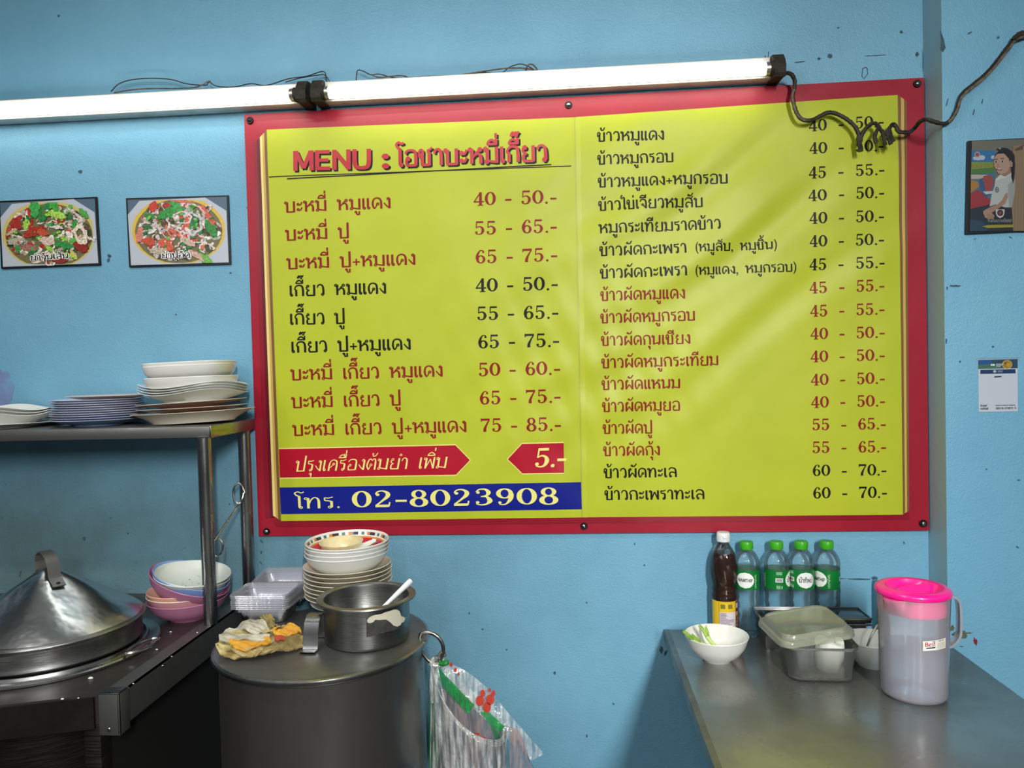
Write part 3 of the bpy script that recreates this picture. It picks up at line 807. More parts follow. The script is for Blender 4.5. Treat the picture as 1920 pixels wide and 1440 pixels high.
def batten(x0, z0, x1, z1, label, right_cap):
    L = sqrt((x1 - x0) ** 2 + (z1 - z0) ** 2)
    t = thing('fluorescent_lamp', label, 'lamp', (x0, 0, z0), group=None, rot=(0, -atan2(z1 - z0, x1 - x0), 0))
    b = MB(); b.box((.012, -.043, -.008), (L - .012, -.0006, .043), M_BATTEN, .003)
    b.box((.02, -.05, -.003), (L - .02, -.0425, .039), M_BATTEN, .003)
    b.build('housing', t)
    g = MB(); g.tube([(.034, -.066, .006), (L - .034, -.066, .006)], .0150, M_TUBE, 20)
    g.build('tube', t)
    for x, s in ((0, 1), (L, -1)):
        h = MB()
        pts = [(-.0815, -.010), (-.083, .008), (-.076, .024), (-.062, .040), (-.03, .044), (-.001, .04), (-.001, -.011), (-.03, -.012), (-.06, -.014), (-.075, -.017)]
        h.prism([(x - .008 * s, y, z) for y, z in pts], (.026 * s, 0, 0), M_HOLD)
        h.tube([(x + .012 * s, -.066, .006), (x + .026 * s, -.066, .006)], .017, M_HOLD, 18)
        ho = h.build('lamp_holder', t, smooth=.5)
        c = MB(); c.tube([(x + .024 * s, -.066, .006), (x + .036 * s, -.066, .006)], .0152, M_CAP, 18)
        c.build('end_cap', t)
    return t


batten(-1.90, 2.149, -.668, 2.147, 'lit fluorescent tube lamp on the left, running out of the picture', 1)
batten(-.640, 2.1475, .497, 2.1455, 'lit fluorescent tube lamp directly above the menu banner', 1)

M_BLKWIRE = mat('black_wire', (24, 22, 20), .6, var=(50, 44, 36), vscale=80, bump=(160, .6, .002))
M_TAPE = mat('dusty_tape', (58, 52, 46), .7, var=(26, 24, 22), vscale=70, bump=(140, .7, .003))
M_GREYW = mat('dusty_grey_wire', (120, 108, 92), .7, var=(70, 60, 50), vscale=90)
M_PALEW = mat('pale_wire', (186, 176, 160), .6, var=(120, 110, 96), vscale=60)


def wire(name, label, specs):
    """specs: list of (px path, y, radius, material)"""
    t = thing(name, label, 'wire', at(specs[0][0][0][0], specs[0][0][0][1], Y=-.02))
    for pth, y, r, mm in specs:
        b = MB(); pts = [at(p[0], p[1], Y=(p[2] if len(p) > 2 else y)) for p in smooth_path([tuple(q) if len(q) > 2 else (q[0], q[1], y) for q in pth], 5)]
        b.tube(pts, r, mm, 6)
        part('strand', b, t)
    return t


wire('loose_wire', 'thin dusty wires trailing along the top of the left tube lamp', [
    ([(208, 172), (222, 158), (245, 150), (280, 147), (320, 149), (350, 157), (385, 160), (392, 154), (408, 162), (440, 163), (470, 157), (500, 160), (540, 148), (575, 143), (606, 134), (612, 148), (614, 156)], -.02, .0013, M_BLKWIRE),
    ([(214, 174), (250, 168), (290, 166), (330, 166), (370, 163), (392, 152), (396, 158)], -.024, .0016, M_GREYW),
    ([(535, 154), (565, 146), (595, 141), (608, 140), (618, 152)], -.018, .0012, M_BLKWIRE)])
wire('loose_wire', 'thin dusty wires trailing along the top of the tube lamp above the banner', [
    ([(668, 152), (670, 133), (680, 133), (695, 140), (712, 139), (740, 146), (775, 145), (800, 143), (860, 141), (900, 136), (940, 136), (955, 126), (975, 120), (990, 124), (1000, 130)], -.02, .0013, M_BLKWIRE),
    ([(698, 141), (712, 145), (735, 143), (755, 142), (780, 148), (840, 144), (905, 134), (950, 128), (985, 128), (1006, 133)], -.025, .0017, M_GREYW),
    ([(985, 134), (990, 122), (1000, 122), (1008, 134), (996, 138), (986, 132)], -.02, .002, M_GREYW)])

cab = thing('electrical_cable', 'knotted black cable hanging from the lamp across the banner to the right wall', 'cable', at(1470, 150, Y=-.06))


def cpart(name, pth, r, mm, n=7, k=6):
    b = MB(); P = smooth_path([(float(x), float(y), float(z)) for x, y, z in pth], k)
    rr = random.Random(len(pth))
    b.tube([at(x, y, Y=z) for x, y, z in P], [r * (.9 + .25 * rr.random()) for _ in P], mm, n)
    part(name, b, cab)


cpart('cable_run', [(1464, 142, -.06), (1474, 137, -.055), (1484, 140, -.05), (1490, 152, -.045), (1489, 166, -.045), (1486, 180, -.045), (1489, 198, -.045), (1495, 214, -.045), (1504, 224, -.045), (1519, 226, -.042),
                    (1535, 219, -.04), (1550, 212, -.04), (1563, 212, -.04), (1578, 218, -.042), (1592, 227, -.045), (1603, 238, -.045), (1609, 250, -.045), (1612, 264, -.045)], .0048, M_BLKWIRE)
cpart('cable_run', [(1489, 168, -.047), (1486, 180, -.049), (1489, 198, -.049), (1495, 214, -.049), (1503, 223, -.048), (1512, 226, -.046)], .0030, M_GREYW)
cpart('cable_run', [(1613, 268, -.046), (1615, 256, -.046), (1622, 243, -.045), (1632, 233, -.045), (1643, 232, -.046), (1650, 242, -.05), (1660, 250, -.052), (1668, 240, -.05), (1674, 233, -.045), (1680, 238, -.045), (1684, 246, -.045),
                    (1694, 248, -.045), (1706, 247, -.045), (1716, 239, -.05), (1724, 229, -.07), (1736, 224, -.1), (1750, 228, -.103), (1766, 232, -.102), (1778, 229, -.1), (1787, 219, -.1), (1795, 203, -.1), (1800, 185, -.1),
                    (1808, 172, -.1), (1825, 158, -.1), (1845, 142, -.1), (1862, 124, -.1), (1877, 105, -.1), (1892, 85, -.1), (1906, 70, -.1), (1924, 60, -.1), (1950, 52, -.1)], .0046, M_BLKWIRE)
cpart('cable_run', [(1778, 230, -.105), (1788, 219, -.106), (1796, 203, -.106), (1801, 187, -.106), (1810, 175, -.106), (1827, 161, -.106), (1847, 145, -.106), (1864, 127, -.106), (1880, 107, -.106), (1895, 88, -.106), (1908, 73, -.106), (1950, 60, -.106)], .0030, M_GREYW)
cpart('taped_joint', [(1610, 258, -.049), (1612, 270, -.05), (1614, 284, -.05)], .0058, M_TAPE)
for a in ([(1648, 238, -.05), (1642, 250, -.054), (1640, 262, -.056), (1644, 268, -.056)], [(1655, 246, -.053), (1658, 258, -.056), (1660, 272, -.056)], [(1668, 244, -.053), (1671, 256, -.056), (1676, 266, -.056)], [(1664, 244, -.053), (1666, 258, -.058), (1671, 271, -.057)]):
    cpart('taped_joint', a, .0046, M_TAPE)
cpart('taped_joint', [(1900, 76, -.105), (1908, 66, -.106), (1918, 62, -.106)], .006, M_TAPE)
# ------------------------------------------------------------------ left side: stove counter, shelf, crockery
M_ST = mat('steel', (168, 170, 170), .26, 1.0, var=(140, 142, 143), vscale=7, rvar=.07, bump=(9, .12, .01))
M_STB = mat('brushed_steel', (150, 151, 150), .33, 1.0, var=(120, 122, 122), vscale=10, rvar=.08, aniso=(3, 3, 60), bump=(14, .08, .003))
M_STD = mat('dull_dark_steel', (128, 129, 127), .40, .8, var=(104, 104, 102), vscale=9, rvar=.1, bump=(25, .12, .002))
M_LID = mat('polished_dented_steel', (214, 217, 218), .24, 1.0, var=(190, 193, 195), vscale=6, rvar=.05, bump=(7, .30, .02))
M_CNT = mat('greasy_counter_steel', (108, 106, 105), .36, .85, var=(84, 78, 78), vscale=6, rvar=.1, bump=(18, .15, .002))
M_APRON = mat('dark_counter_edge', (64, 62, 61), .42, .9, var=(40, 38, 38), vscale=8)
M_BLACK = mat('black_shade_panel', (12, 12, 12), .8)  # near-black colour stands in for the deep shade under the counter
M_SOOT = mat('sooty_steel', (60, 56, 54), .5, .8, var=(26, 24, 24), vscale=10, aniso=(2, 2, 40))


def cyl(px, py, cx, cy, r):
    """point where the view through a pixel meets an upright cylinder"""
    d = CF * FPX + CR * (px - PPX) + CU * (PPY - py)
    ox, oy = CAM.x - cx, CAM.y - cy
    a = d.x * d.x + d.y * d.y; b = 2 * (ox * d.x + oy * d.y); c_ = ox * ox + oy * oy - r * r
    q = b * b - 4 * a * c_
    t = (-b - sqrt(max(q, 0))) / (2 * a)
    return CAM + d * t


def rloop(w, d, r, z, n=6, k=1, cx=0, cy=0, rib=0.0):
    """rounded-rectangle loop; k points along each side"""
    pts = []
    for (sx_, sy_, a0) in ((1, 1, 0), (-1, 1, pi / 2), (-1, -1, pi), (1, -1, 3 * pi / 2)):
        ccx, ccy = sx_ * (w / 2 - r), sy_ * (d / 2 - r)
        for i in range(n + 1):
            a = a0 + pi / 2 * i / n
            pts.append((cx + ccx + r * cos(a), cy + ccy + r * sin(a), z))
        if k > 1:
            nx = {0: (-1, 1), 1: (-1, -1), 2: (1, -1), 3: (1, 1)}[[0, pi / 2, pi, 3 * pi / 2].index(a0)]
            a = a0 + pi / 2
            ex, ey = nx[0] * (w / 2 - r), nx[1] * (d / 2 - r)
            p0 = (ccx + r * cos(a), ccy + r * sin(a)); p1 = (ex + r * cos(a), ey + r * sin(a))
            for i in range(1, k):
                t = i / k; o = rib * (1 if i % 2 else 0)
                pts.append((cx + p0[0] + (p1[0] - p0[0]) * t + o * cos(a), cy + p0[1] + (p1[1] - p0[1]) * t + o * sin(a), z))
    return pts


def loft(mb, loops, m, cap0=True, cap1=False):
    n = len(loops[0]); vs = [p for l in loops for p in l]; fs = []
    for j in range(len(loops) - 1):
        for i in range(n):
            a, b = j * n + i, j * n + (i + 1) % n
            fs.append((a, b, b + n, a + n))
    if cap0: fs.append(tuple(range(n - 1, -1, -1)))
    if cap1: fs.append(tuple((len(loops) - 1) * n + i for i in range(n)))
    mb.add(vs, fs, m)


CT = .873
cnt = thing('stove_counter', 'dark steel stove counter under the shelf at the left', 'counter', (-1.3, -.3, 0))
b = MB()
b.prism([(-.858, -.622, .818), (-.858, -.002, .818), (-1.95, -.002, .818), (-1.95, -.945, .818), (-.905, -.622, .818)], (0, 0, CT - .818), M_CNT)
part('worktop', b, cnt, smooth=.4)
b = MB()
b.prism([(-.8565, -.626, .812), (-.8565, -.004, .812), (-.862, -.004, .812), (-.862, -.626, .812)], (0, 0, .0635), M_STD)
b.prism([(-.8565, -.626, CT + .0005), (-.8565, -.004, CT + .0005), (-.894, -.004, CT + .0005), (-.894, -.626, CT + .0005)], (0, 0, .002), M_STD)
part('edge_strip', b, cnt, smooth=.3)
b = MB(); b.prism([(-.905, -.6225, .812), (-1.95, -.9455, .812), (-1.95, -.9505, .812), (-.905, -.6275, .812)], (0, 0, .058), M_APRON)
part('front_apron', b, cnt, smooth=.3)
b = MB(); b.box((-.892, -.632, .802), (-.853, -.6265, .880), M_STD, .0015); b.box((-.8565, -.632, .802), (-.853, -.600, .880), M_STD, .001)
b.box((-.892, -.632, .877), (-.853, -.604, .880), M_ST, .001)
b.lathe([(0, .002), (.003, .0015), (.004, 0)], M_ST, 12, c=(0, 0, 0)); k0 = len(b.v) - 36
b.v[k0:] = [(x - .874, -.632 - z, y + .813) for x, y, z in b.v[k0:]]
part('corner_plate', b, cnt, smooth=.5)
for (x, y) in ((-.914, -.605), (-.914, -.03), (-1.9, -.85), (-1.9, -.03)):
    b = MB(); b.box((x - .016, y - .016, 0), (x + .016, y + .016, .817), M_SOOT, .002); part('leg', b, cnt)
b = MB(); b.box((-.9045, -.588, .12), (-.9005, -.047, .812), M_BLACK); part('side_panel', b, cnt)  # black sheet added to keep the gap under the counter dark
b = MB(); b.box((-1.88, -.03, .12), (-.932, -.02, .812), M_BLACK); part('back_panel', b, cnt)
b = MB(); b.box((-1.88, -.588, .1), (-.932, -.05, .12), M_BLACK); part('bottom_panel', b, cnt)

# big pot sunk into the counter, its cone lid
SX, SY = -1.150, -.402
pot = thing('steaming_pot', 'wide steel pot with dented cone lid sunk into the stove counter', 'pot', (SX, SY, .1205))
b = MB(); b.lathe([(.0, .122), (.196, .122), (.2, .13), (.2, .8165)], M_SOOT, 64, c=(SX, SY, 0)); part('body', b, pot)
b = MB(); b.lathe([(.186, .8745), (.186, .884), (.190, .884), (.192, .8785), (.208, .8775), (.213, .881), (.216, .879), (.215, .8745), (.186, .8738)], M_ST, 96, c=(SX, SY, 0)); part('rim', b, pot)
b = MB(); b.tube([at(x, y, Z=.888) for x, y in smooth_path([(238, 1225), (256, 1222), (275, 1216), (289, 1206), (299, 1197), (282, 1198), (259, 1207), (241, 1219)], 4, True)], .0035, M_ST, 8, closed=True); part('ring_handle', b, pot)
ap = 1.050


def dent(a, r, z):
    k = max(0, 1 - abs(r - .085) / .07)
    return (r, z + .0035 * k * sin(5 * a + 1) + .0012 * sin(3 * a) * (r > .03))


bb = MB(); bb.lathe([(.1770, .8850), (.1785, .8845), (.1800, .888), (.1800, .890), (.1785, .893), (.1785, .923), (.1800, .9265), (.1845, .931), (.1860, .9335), (.1835, .936), (.178, .9395)], M_STB, 96, c=(SX, SY, 0))
b = MB()
b.lathe([(.1795, .9385), (.17, .9465), (.15, .9605), (.125, .977), (.1, .9935), (.075, 1.010), (.05, 1.026), (.03, 1.038), (.015, 1.0465), (.004, ap), (0, ap)], M_LID, 128, c=(SX, SY, 0), mod=dent)
lid = part('lid', b, pot, label='mirror bright dented steel cone lid')
bb.build('band', lid)
# strap handle across the tip
b = MB()
hd = Vector((.82, -.57, 0)).normalized(); hs = Vector((.57, .82, 0))
prof = [(-.060, 1.021), (-.036, 1.037), (-.033, 1.043), (-.036, 1.060), (-.031, 1.074), (-.014, 1.083), (.006, 1.081), (.022, 1.073), (.033, 1.058), (.037, 1.040), (.041, 1.033), (.064, 1.0195)]
P = [Vector((SX, SY, z)) + hd * (t) for t, z in prof]
vs = []; fs = []
for p in P:
    for s in (-1, 1): vs.append(p + hs * .0125 * s)
n_ = len(P); vs2 = [Vector(v) + Vector((0, 0, .0016)) for v in vs]
fs = [(2 * i, 2 * i + 1, 2 * i + 3, 2 * i + 2) for i in range(n_ - 1)]
b.add(vs, fs, M_STD); b.add(vs2, fs, M_STD)
b.add(vs + vs2, [(2 * i + s, 2 * i + 2 + s, 2 * n_ + 2 * i + 2 + s, 2 * n_ + 2 * i + s) for i in range(n_ - 1) for s in (0, 1)], M_STD)
for t, z in ((.056, 1.0255), (-.05, 1.029)):
    p = Vector((SX, SY, z)) + hd * t; b.lathe([(0, .003), (.003, .002), (.004, 0)], M_DARKM, 10, c=p)
b.build('handle', lid, smooth=.45)

# crumbs on the counter
M_RICE = mat('white_crumb', (214, 214, 204), .6)
cb = MB()
for px, py, r in ((170, 1272, 3.2), (117, 1311, 2.0), (147, 1309, 1.2), (294, 1218, 1.8), (320, 1185, 1.8), (250, 1284, 1.2), (240, 1292, 1.2), (305, 1250, 1.2), (370, 1188, 1.2), (322, 1233, 1.2)):
    p = at(px, py, Z=CT + .001); q = r * .0011
    cb.lathe([(0, -.001), (q, 0), (q * .7, q * .7), (0, q)], M_RICE, 7, c=(p.x, p.y, p.z + (.0022 if p.x > -.896 else 0)), sx=1.5)
tag(cb.build('food_crumbs'), 'scattered white food crumbs on the dark stove counter', 'crumbs', kind='stuff')

# shelf standing on the counter
ST = 1.337
shf = thing('shelf', 'steel shelf on round legs holding stacks of plates', 'shelf', (-.86, -.13, CT))
b = MB(); b.box((-1.95, -.252, ST - .026), (-.852, -.006, ST), M_STD, .002)
part('shelf_board', b, shf)
b = MB(); b.box((-.8535, -.2535, ST - .027), (-.8495, -.005, ST + .0008), M_ST, .001); part('end_cap', b, shf)
for y in (-.2535 + .030, -.034):
    b = MB(); zb = CT + .003
    b.lathe([(.0, zb), (.0155, zb), (.0155, ST - .0265), (0, ST - .0265)], M_ST, 28, c=(-.870, y - .0 if y > -.1 else -.247, 0)); part('leg', b, shf)

hook = thing('wire_hook', 'bent steel wire hook with a ring hanging from the rear shelf leg', 'hook', at(457, 925, Y=-.056))
b = MB()
hp = [(459, 924, -.058), (455, 913, -.058), (450, 907, -.06), (446, 906, -.06), (440, 912, -.062), (437, 924, -.064), (440, 938, -.066), (447, 945, -.066)]
b.tube([at(x, y, Y=z) for x, y, z in smooth_path(hp, 4)], .0026, M_ST, 8)
b.tube([at(x, y, Y=z) for x, y, z in smooth_path([(457, 924, -.058), (454, 935, -.062), (446, 949, -.07), (425, 979, -.12), (405, 1010, -.17), (396, 1022, -.19)], 4)], .0026, M_ST, 8)
b.tube([at(x, y, Y=z) for x, y, z in smooth_path([(411, 1010, -.19), (416, 1015, -.19), (418, 1024, -.19), (416, 1034, -.19), (409, 1042, -.19), (400, 1040, -.19), (396, 1022, -.19)], 4)], .0026, M_ST, 8)
part('wire', b, hook)

# ---- crockery
M_WHITE = mat('white_melamine', (222, 224, 220), .22, coat=.3)
M_CREAM = mat('cream_melamine', (214, 208, 190), .25, coat=.3)
M_BROWNP = mat('brown_glazed', (150, 98, 76), .3, coat=.3)
M_BLUEP = mat('pale_blue_melamine', (120, 152, 200), .25, coat=.3)
M_BLUEW = mat('blue_white_melamine', (196, 202, 222), .25, coat=.3)
M_BEIGE = mat('beige_melamine', (208, 190, 184), .25, coat=.3)
M_PINK = mat('pink_plastic', (172, 112, 146), .3, coat=.2)
M_PINKL = mat('pale_pink_plastic', (206, 150, 158), .3, coat=.2)
M_PEACH = mat('peach_plastic', (222, 168, 150), .3, coat=.2)
M_BLUEB = mat('sky_blue_plastic', (128, 160, 216), .3, coat=.2)
M_GREENW = mat('off_white_plastic', (204, 212, 206), .3, coat=.2)


def plate_prof(r, h, foot=.55, th=.0035):
    return [(0, .003), (r * foot - .004, .003), (r * foot - .003, 0), (r * foot, 0), (r * foot + .002, .003), (r * .8, h * .55), (r * .97, h * .96), (r, h), (r * .985, h + .001), (r * .80, h * .55 + th), (r * foot, .003 + th), (0, .003 + th)]


def plate(name, r, h, m, sx=1.0, sy=1.0, mod=None, foot=.55, m2=None):
    b = MB(); pr = plate_prof(r, h, foot)
    if m2:
        b.lathe(pr[:7], m2, 72, sx=sx, sy=sy, mod=mod); b.lathe(pr[6:], m, 72, sx=sx, sy=sy, mod=mod)
    else: b.lathe(pr, m, 72, sx=sx, sy=sy, mod=mod)
    return b.build(name)


def wavy(a, r, z):
    k = (r / .13) ** 3
    q = 1 + .10 * (abs(cos(2 * a)) ** 3) * k * 0 + .03 * k * cos(4 * a)
    return (r * q, z + .006 * k * cos(4 * a + .4))


def squarish(a, r, z):
    e = 5.0
    q = (abs(cos(a)) ** e + abs(sin(a)) ** e) ** (-1 / e)
    return (r * (1 + (q - 1) * .55), z)


def put(o, loc, rz=0, rx=0, ry=0, label=None, cat=None, group=None):
    o.location = loc; o.rotation_euler = (rx, ry, rz)
    return tag(o, label, cat, group)


def copyto(o, *a, **k):
    c = o.copy(); COL.objects.link(c); return put(c, *a, **k)


ORD = ['lowest', 'second', 'third', 'fourth', 'fifth', 'sixth', 'seventh', 'eighth', 'ninth', 'tenth', 'eleventh', 'twelfth']
# left stack, cut by the frame
o = plate('plate', .128, .012, M_WHITE, foot=.6); put(o, (-1.452, -.125, ST), label='flat white plate at the bottom of the leftmost stack on the shelf', cat='plate', group='plates of the leftmost stack')
w0 = plate('plate', .13, .026, M_WHITE, mod=wavy, sy=.82)
for k in range(3):
    q = w0 if k == 0 else None
    loc = (-1.455, -.125, ST + .0095 + .0065 * k)
    lab = 'wavy edged white plate in the leftmost shelf stack, %s' % ('lower', 'middle', 'top')[k] + ' of the three wavy ones'
    (put(w0, loc, .35, label=lab, cat='plate', group='plates of the leftmost stack') if k == 0 else copyto(w0, loc, .35 + .08 * k, label=lab, cat='plate', group='plates of the leftmost stack'))
# middle stack
lower = plate('plate', .108, .016, M_BLUEW, m2=M_BLUEP); first = True
mixed = plate('plate', .108, .016, M_BLUEW, m2=M_BLUEW)
zz = ST
for k in range(10):
    src = lower if k < 3 else mixed
    fresh = (k == 0 or k == 3)
    lab = ('pale blue round plate in the middle shelf stack, ' if k < 3 else 'bluish white round plate in the middle shelf stack, ') + ORD[k] + ' from the bottom'
    loc = (-1.208 + .0015 * sin(k * 2.1), -.118, ST + .0055 * k)
    (put if fresh else copyto)(src, loc, label=lab, cat='plate', group='plates of the middle stack')
o = plate('plate', .098, .012, M_BEIGE); put(o, (-1.183, -.115, ST + .062), label='beige plate lying on top of the middle shelf stack', cat='plate', group='plates of the middle stack')
# right stack
RX, RY = -.955, -.132
G3 = 'dishes of the right hand stack'
o = plate('plate', .152, .026, M_CREAM, sy=.72, foot=.66); put(o, (RX + .003, RY, ST), ry=-.035, label='large cream oval plate at the bottom of the right shelf stack', cat='plate', group=G3)
o.location.z += .004
br = plate('plate', .136, .013, M_CREAM, sy=.72, m2=M_BROWNP)
put(br, (RX, RY, ST + .0275), ry=-.03, label='brown backed plate in the right shelf stack, lower of two', cat='plate', group=G3)
copyto(br, (RX - .001, RY, ST + .0405), ry=-.045, label='brown backed plate in the right shelf stack, upper of two', cat='plate', group=G3)


def wavy2(a, r, z):
    k = (r / .134) ** 3
    return (r, z + .0065 * k * cos(3 * a + 2.5))


wv = plate('plate', .132, .024, M_WHITE, sy=.78, mod=wavy2)
for k in range(4):
    lab = 'wavy rimmed white plate above the brown plates, %s of four' % ORD[k]
    (put if k == 0 else copyto)(wv, (RX + .004 + .001 * k, RY, ST + .0545 + .0058 * k), .03 * k, ry=-.012, label=lab, cat='plate', group=G3)
dish = MB(); dish.lathe([(0, .002), (.082, .002), (.084, 0), (.088, .001), (.097, .012), (.1015, .026), (.1025, .030), (.101, .0315), (.098, .026), (.086, .006), (0, .006)], M_WHITE, 72, mod=squarish)
dish = dish.build('dish')
put(dish, (RX + .004, RY, ST + .084), .1, ry=-.02, label='deep white square dish below the top pair of the right shelf stack', cat='dish', group=G3)
copyto(dish, (RX + .001, RY, ST + .1125), .16, ry=-.03, label='deep white square dish, lower of the top pair on the shelf', cat='dish', group=G3)
copyto(dish, (RX + .001, RY, ST + .1195), .12, ry=-.03, label='deep white square dish at the very top of the right shelf stack', cat='dish', group=G3)


# bowls on the counter
def bowl(name, r, h, m, m2=None, foot=.45, th=.003):
    b = MB(); m2 = m2 or m
    b.lathe([(0, .002), (r * foot - .003, .002), (r * foot - .002, 0), (r * foot + .001, 0), (r * foot + .003, .003), (r * .72, h * .28), (r * .9, h * .62), (r * .975, h * .92), (r, h)], m, 72)
    b.lathe([(r, h), (r * .99, h + .0015), (r * .965, h), (r * .87, h * .62), (r * .68, h * .28 + th), (r * foot, .002 + th), (0, .002 + th)], m2, 72)
    return b.build(name)


BXX, BYY = -.957, -.192
GB = 'plastic bowls piled on the stove counter'
put(bowl('bowl', .092, .048, M_PINK), (BXX + .004, BYY, CT), label='deep pink bowl at the bottom of the pile on the stove counter', cat='bowl', group=GB)
put(bowl('bowl', .089, .048, M_PINKL, M_CREAM), (BXX + .001, BYY, CT + .0135), label='dusty pink bowl with cream rim, second from the bottom of the pile', cat='bowl', group=GB)
put(bowl('bowl', .088, .048, M_PEACH), (BXX + .001, BYY, CT + .0225), label='peach pink bowl, third from the bottom of the pile', cat='bowl', group=GB)
put(bowl('bowl', .095, .054, M_PINK), (BXX - .008, BYY, CT + .0425), ry=.38, label='mauve pink bowl lying tilted on the pile', cat='bowl', group=GB)
put(bowl('bowl', .089, .05, M_BLUEB), (BXX + .002, BYY - .002, CT + .0540), ry=.32, label='sky blue bowl tilted inside the mauve one', cat='bowl', group=GB)
put(bowl('bowl', .086, .046, M_GREENW), (BXX + .011, BYY - .002, CT + .0600), ry=.22, rx=.03, label='grey white bowl under the topmost bowl of the pile', cat='bowl', group=GB)
tb = bowl('bowl', .087, .036, M_GREENW)
put(tb, (BXX + .018, BYY - .004, CT + .0720), ry=.13, rx=.08, label='off white bowl with food specks, topmost of the pile', cat='bowl', group=GB)
M_SPECK = mat('food_specks', (120, 96, 54), .7)
s_ = MB(); r7 = random.Random(3)
for i in range(26):
    a, q = r7.uniform(0, 6.28), r7.uniform(0, .05); z = .0064 if q < .036 else .0064 + (q - .036) * .55 + .001
    s_.lathe([(0, 0), (.0016 * r7.uniform(.4, 1), .0004), (0, .001)], M_SPECK, 6, c=(q * cos(a) - .01, q * sin(a) - .012, z), sx=1.6)
so = s_.build('food_specks', tb); tag(so, kind='stuff')

# clear clamshell boxes
M_CLEAR = clear('clear_box_plastic', (232, 235, 246), (250, 251, 254), body=.24, rough=.12, gloss=1.5, bump=(160, .12, .001))
cl = thing('clamshell_box', 'open clear plastic food box, lowest of the nested pile', 'food box', (-.742, -.165, .8842), 'clear clamshell boxes nested on the stock pot lid')


def tub(w_, d_, h_, cy, up):
    b = MB(); L = []
    for (z, ww, dd, rib) in ((0, -.026, -.026, 0), (.003, -.022, -.022, .0), (h_ - .012, -.012, -.012, .0012), (h_ - .011, -.007, -.007, .0), (h_ - .002, -.005, -.005, 0), (h_, -.004, -.004, 0), (h_ + .0005, .006, .006, 0), (h_ - .002, .008, .008, 0)):
        L.append([(x, y, zz) for x, y, zz in rloop(w_ + ww, d_ + dd, .014, z, 5, 22, 0, 0, rib)])
    loft(b, L, M_CLEAR)
    return b


tr = tub(.132, .104, .036, 0, 0).build('tray', cl, smooth=.5); tr.location = (0, -.057, 0)
lo = tub(.132, .104, .030, 0, 0).build('lid', cl, smooth=.5); lo.location = (0, .052, .0065); lo.rotation_euler = (.16, 0, 0)
for k in range(1, 8):
    dup(cl, (-.742 + .0012 * sin(k * 1.7), -.165 + .001 * cos(k * 2.3), .8842 + .0042 * k), 'open clear plastic food box, %s of the nested pile' % ('topmost' if k == 7 else ORD[k] + ' from the bottom'))

# stock pot
M_POT = mat('stock_pot_steel', (140, 138, 134), .36, .92, var=(116, 116, 114), vscale=5, rvar=.08, aniso=(3, 3, 1), bump=(6, .10, .006))
PX, PY = -.565, -.350
LZ = .884
sp = thing('stock_pot', 'tall round steel stock pot with flat lid, beside the stove counter', 'pot', (PX, PY, .30))
b = MB(); b.lathe([(0, .302), (.205, .302), (.214, .312), (.214, .862), (.220, .866), (.218, .869), (.211, .866), (.211, .32), (0, .31)], M_POT, 96, c=(PX, PY, 0)); part('body', b, sp)
ring = MB()
rpts = [(789, 1189, -.345), (800, 1186, -.345), (812, 1188, -.345), (823, 1196, -.345), (830, 1208, -.345), (831, 1222, -.345), (826, 1236, -.345), (816, 1243, -.345), (806, 1240, -.345), (797, 1231, -.345), (791, 1220, -.345), (788, 1210, -.345)]
ring.tube([at(x, y, Y=z) for x, y, z in smooth_path(rpts, 4, True)], .0042, M_ST, 10, closed=True)
part('ring_handle', ring, sp)
hk = MB(); hk.tube([at(x, y, Y=z) for x, y, z in smooth_path([(784, 1206, -.345), (790, 1204, -.35), (789, 1214, -.355), (786, 1226, -.356), (786, 1242, -.356), (790, 1257, -.356)], 4)], .0036, M_STD, 8); part('handle_bracket', hk, sp)
std = thing('pot_stand', 'low dark steel stand under the tall stock pot', 'stand', (PX, PY, 0))
b = MB(); b.box((PX - .2, PY - .2, .275), (PX + .2, PY + .2, .300), M_SOOT, .003); part('top', b, std)
for sx_ in (-1, 1):
    for sy_ in (-1, 1):
        b = MB(); b.box((PX + sx_ * .18 - .015, PY + sy_ * .18 - .015, 0), (PX + sx_ * .18 + .015, PY + sy_ * .18 + .015, .275), M_SOOT); part('leg', b, std)
b = MB(); b.lathe([(.2055, .8700), (.2270, .8700), (.2285, .874), (.2270, .8785), (.222, .8800)], M_ST, 96, c=(PX, PY, 0)); b.lathe([(.222, .8800), (.205, .8805), (.2, .8825), (0, .8835)], M_STD, 96, c=(PX, PY, 0)); pl_ = part('lid', b, sp)
b = MB(); hx = -.566
hpf = [(-.452, .8855), (-.434, .8855), (-.430, .892), (-.428, .915), (-.420, .936), (-.405, .946), (-.385, .946), (-.37, .936), (-.362, .915), (-.36, .8855), (-.345, .8855)]
vs = [(hx + s * .0155, y, z) for y, z in hpf for s in (-1, 1)]; n_ = len(hpf)
vs2 = [(x, y, z + .002) for x, y, z in vs]
fs = [(2 * i, 2 * i + 1, 2 * i + 3, 2 * i + 2) for i in range(n_ - 1)]
b.add(vs, fs, M_ST); b.add(vs2, fs, M_ST); b.add(vs + vs2, [(2 * i + s, 2 * i + 2 + s, 2 * n_ + 2 * i + 2 + s, 2 * n_ + 2 * i + s) for i in range(n_ - 1) for s in (0, 1)], M_ST)
tag(b.build('handle', pl_, smooth=.6), 'shiny steel strap handle')

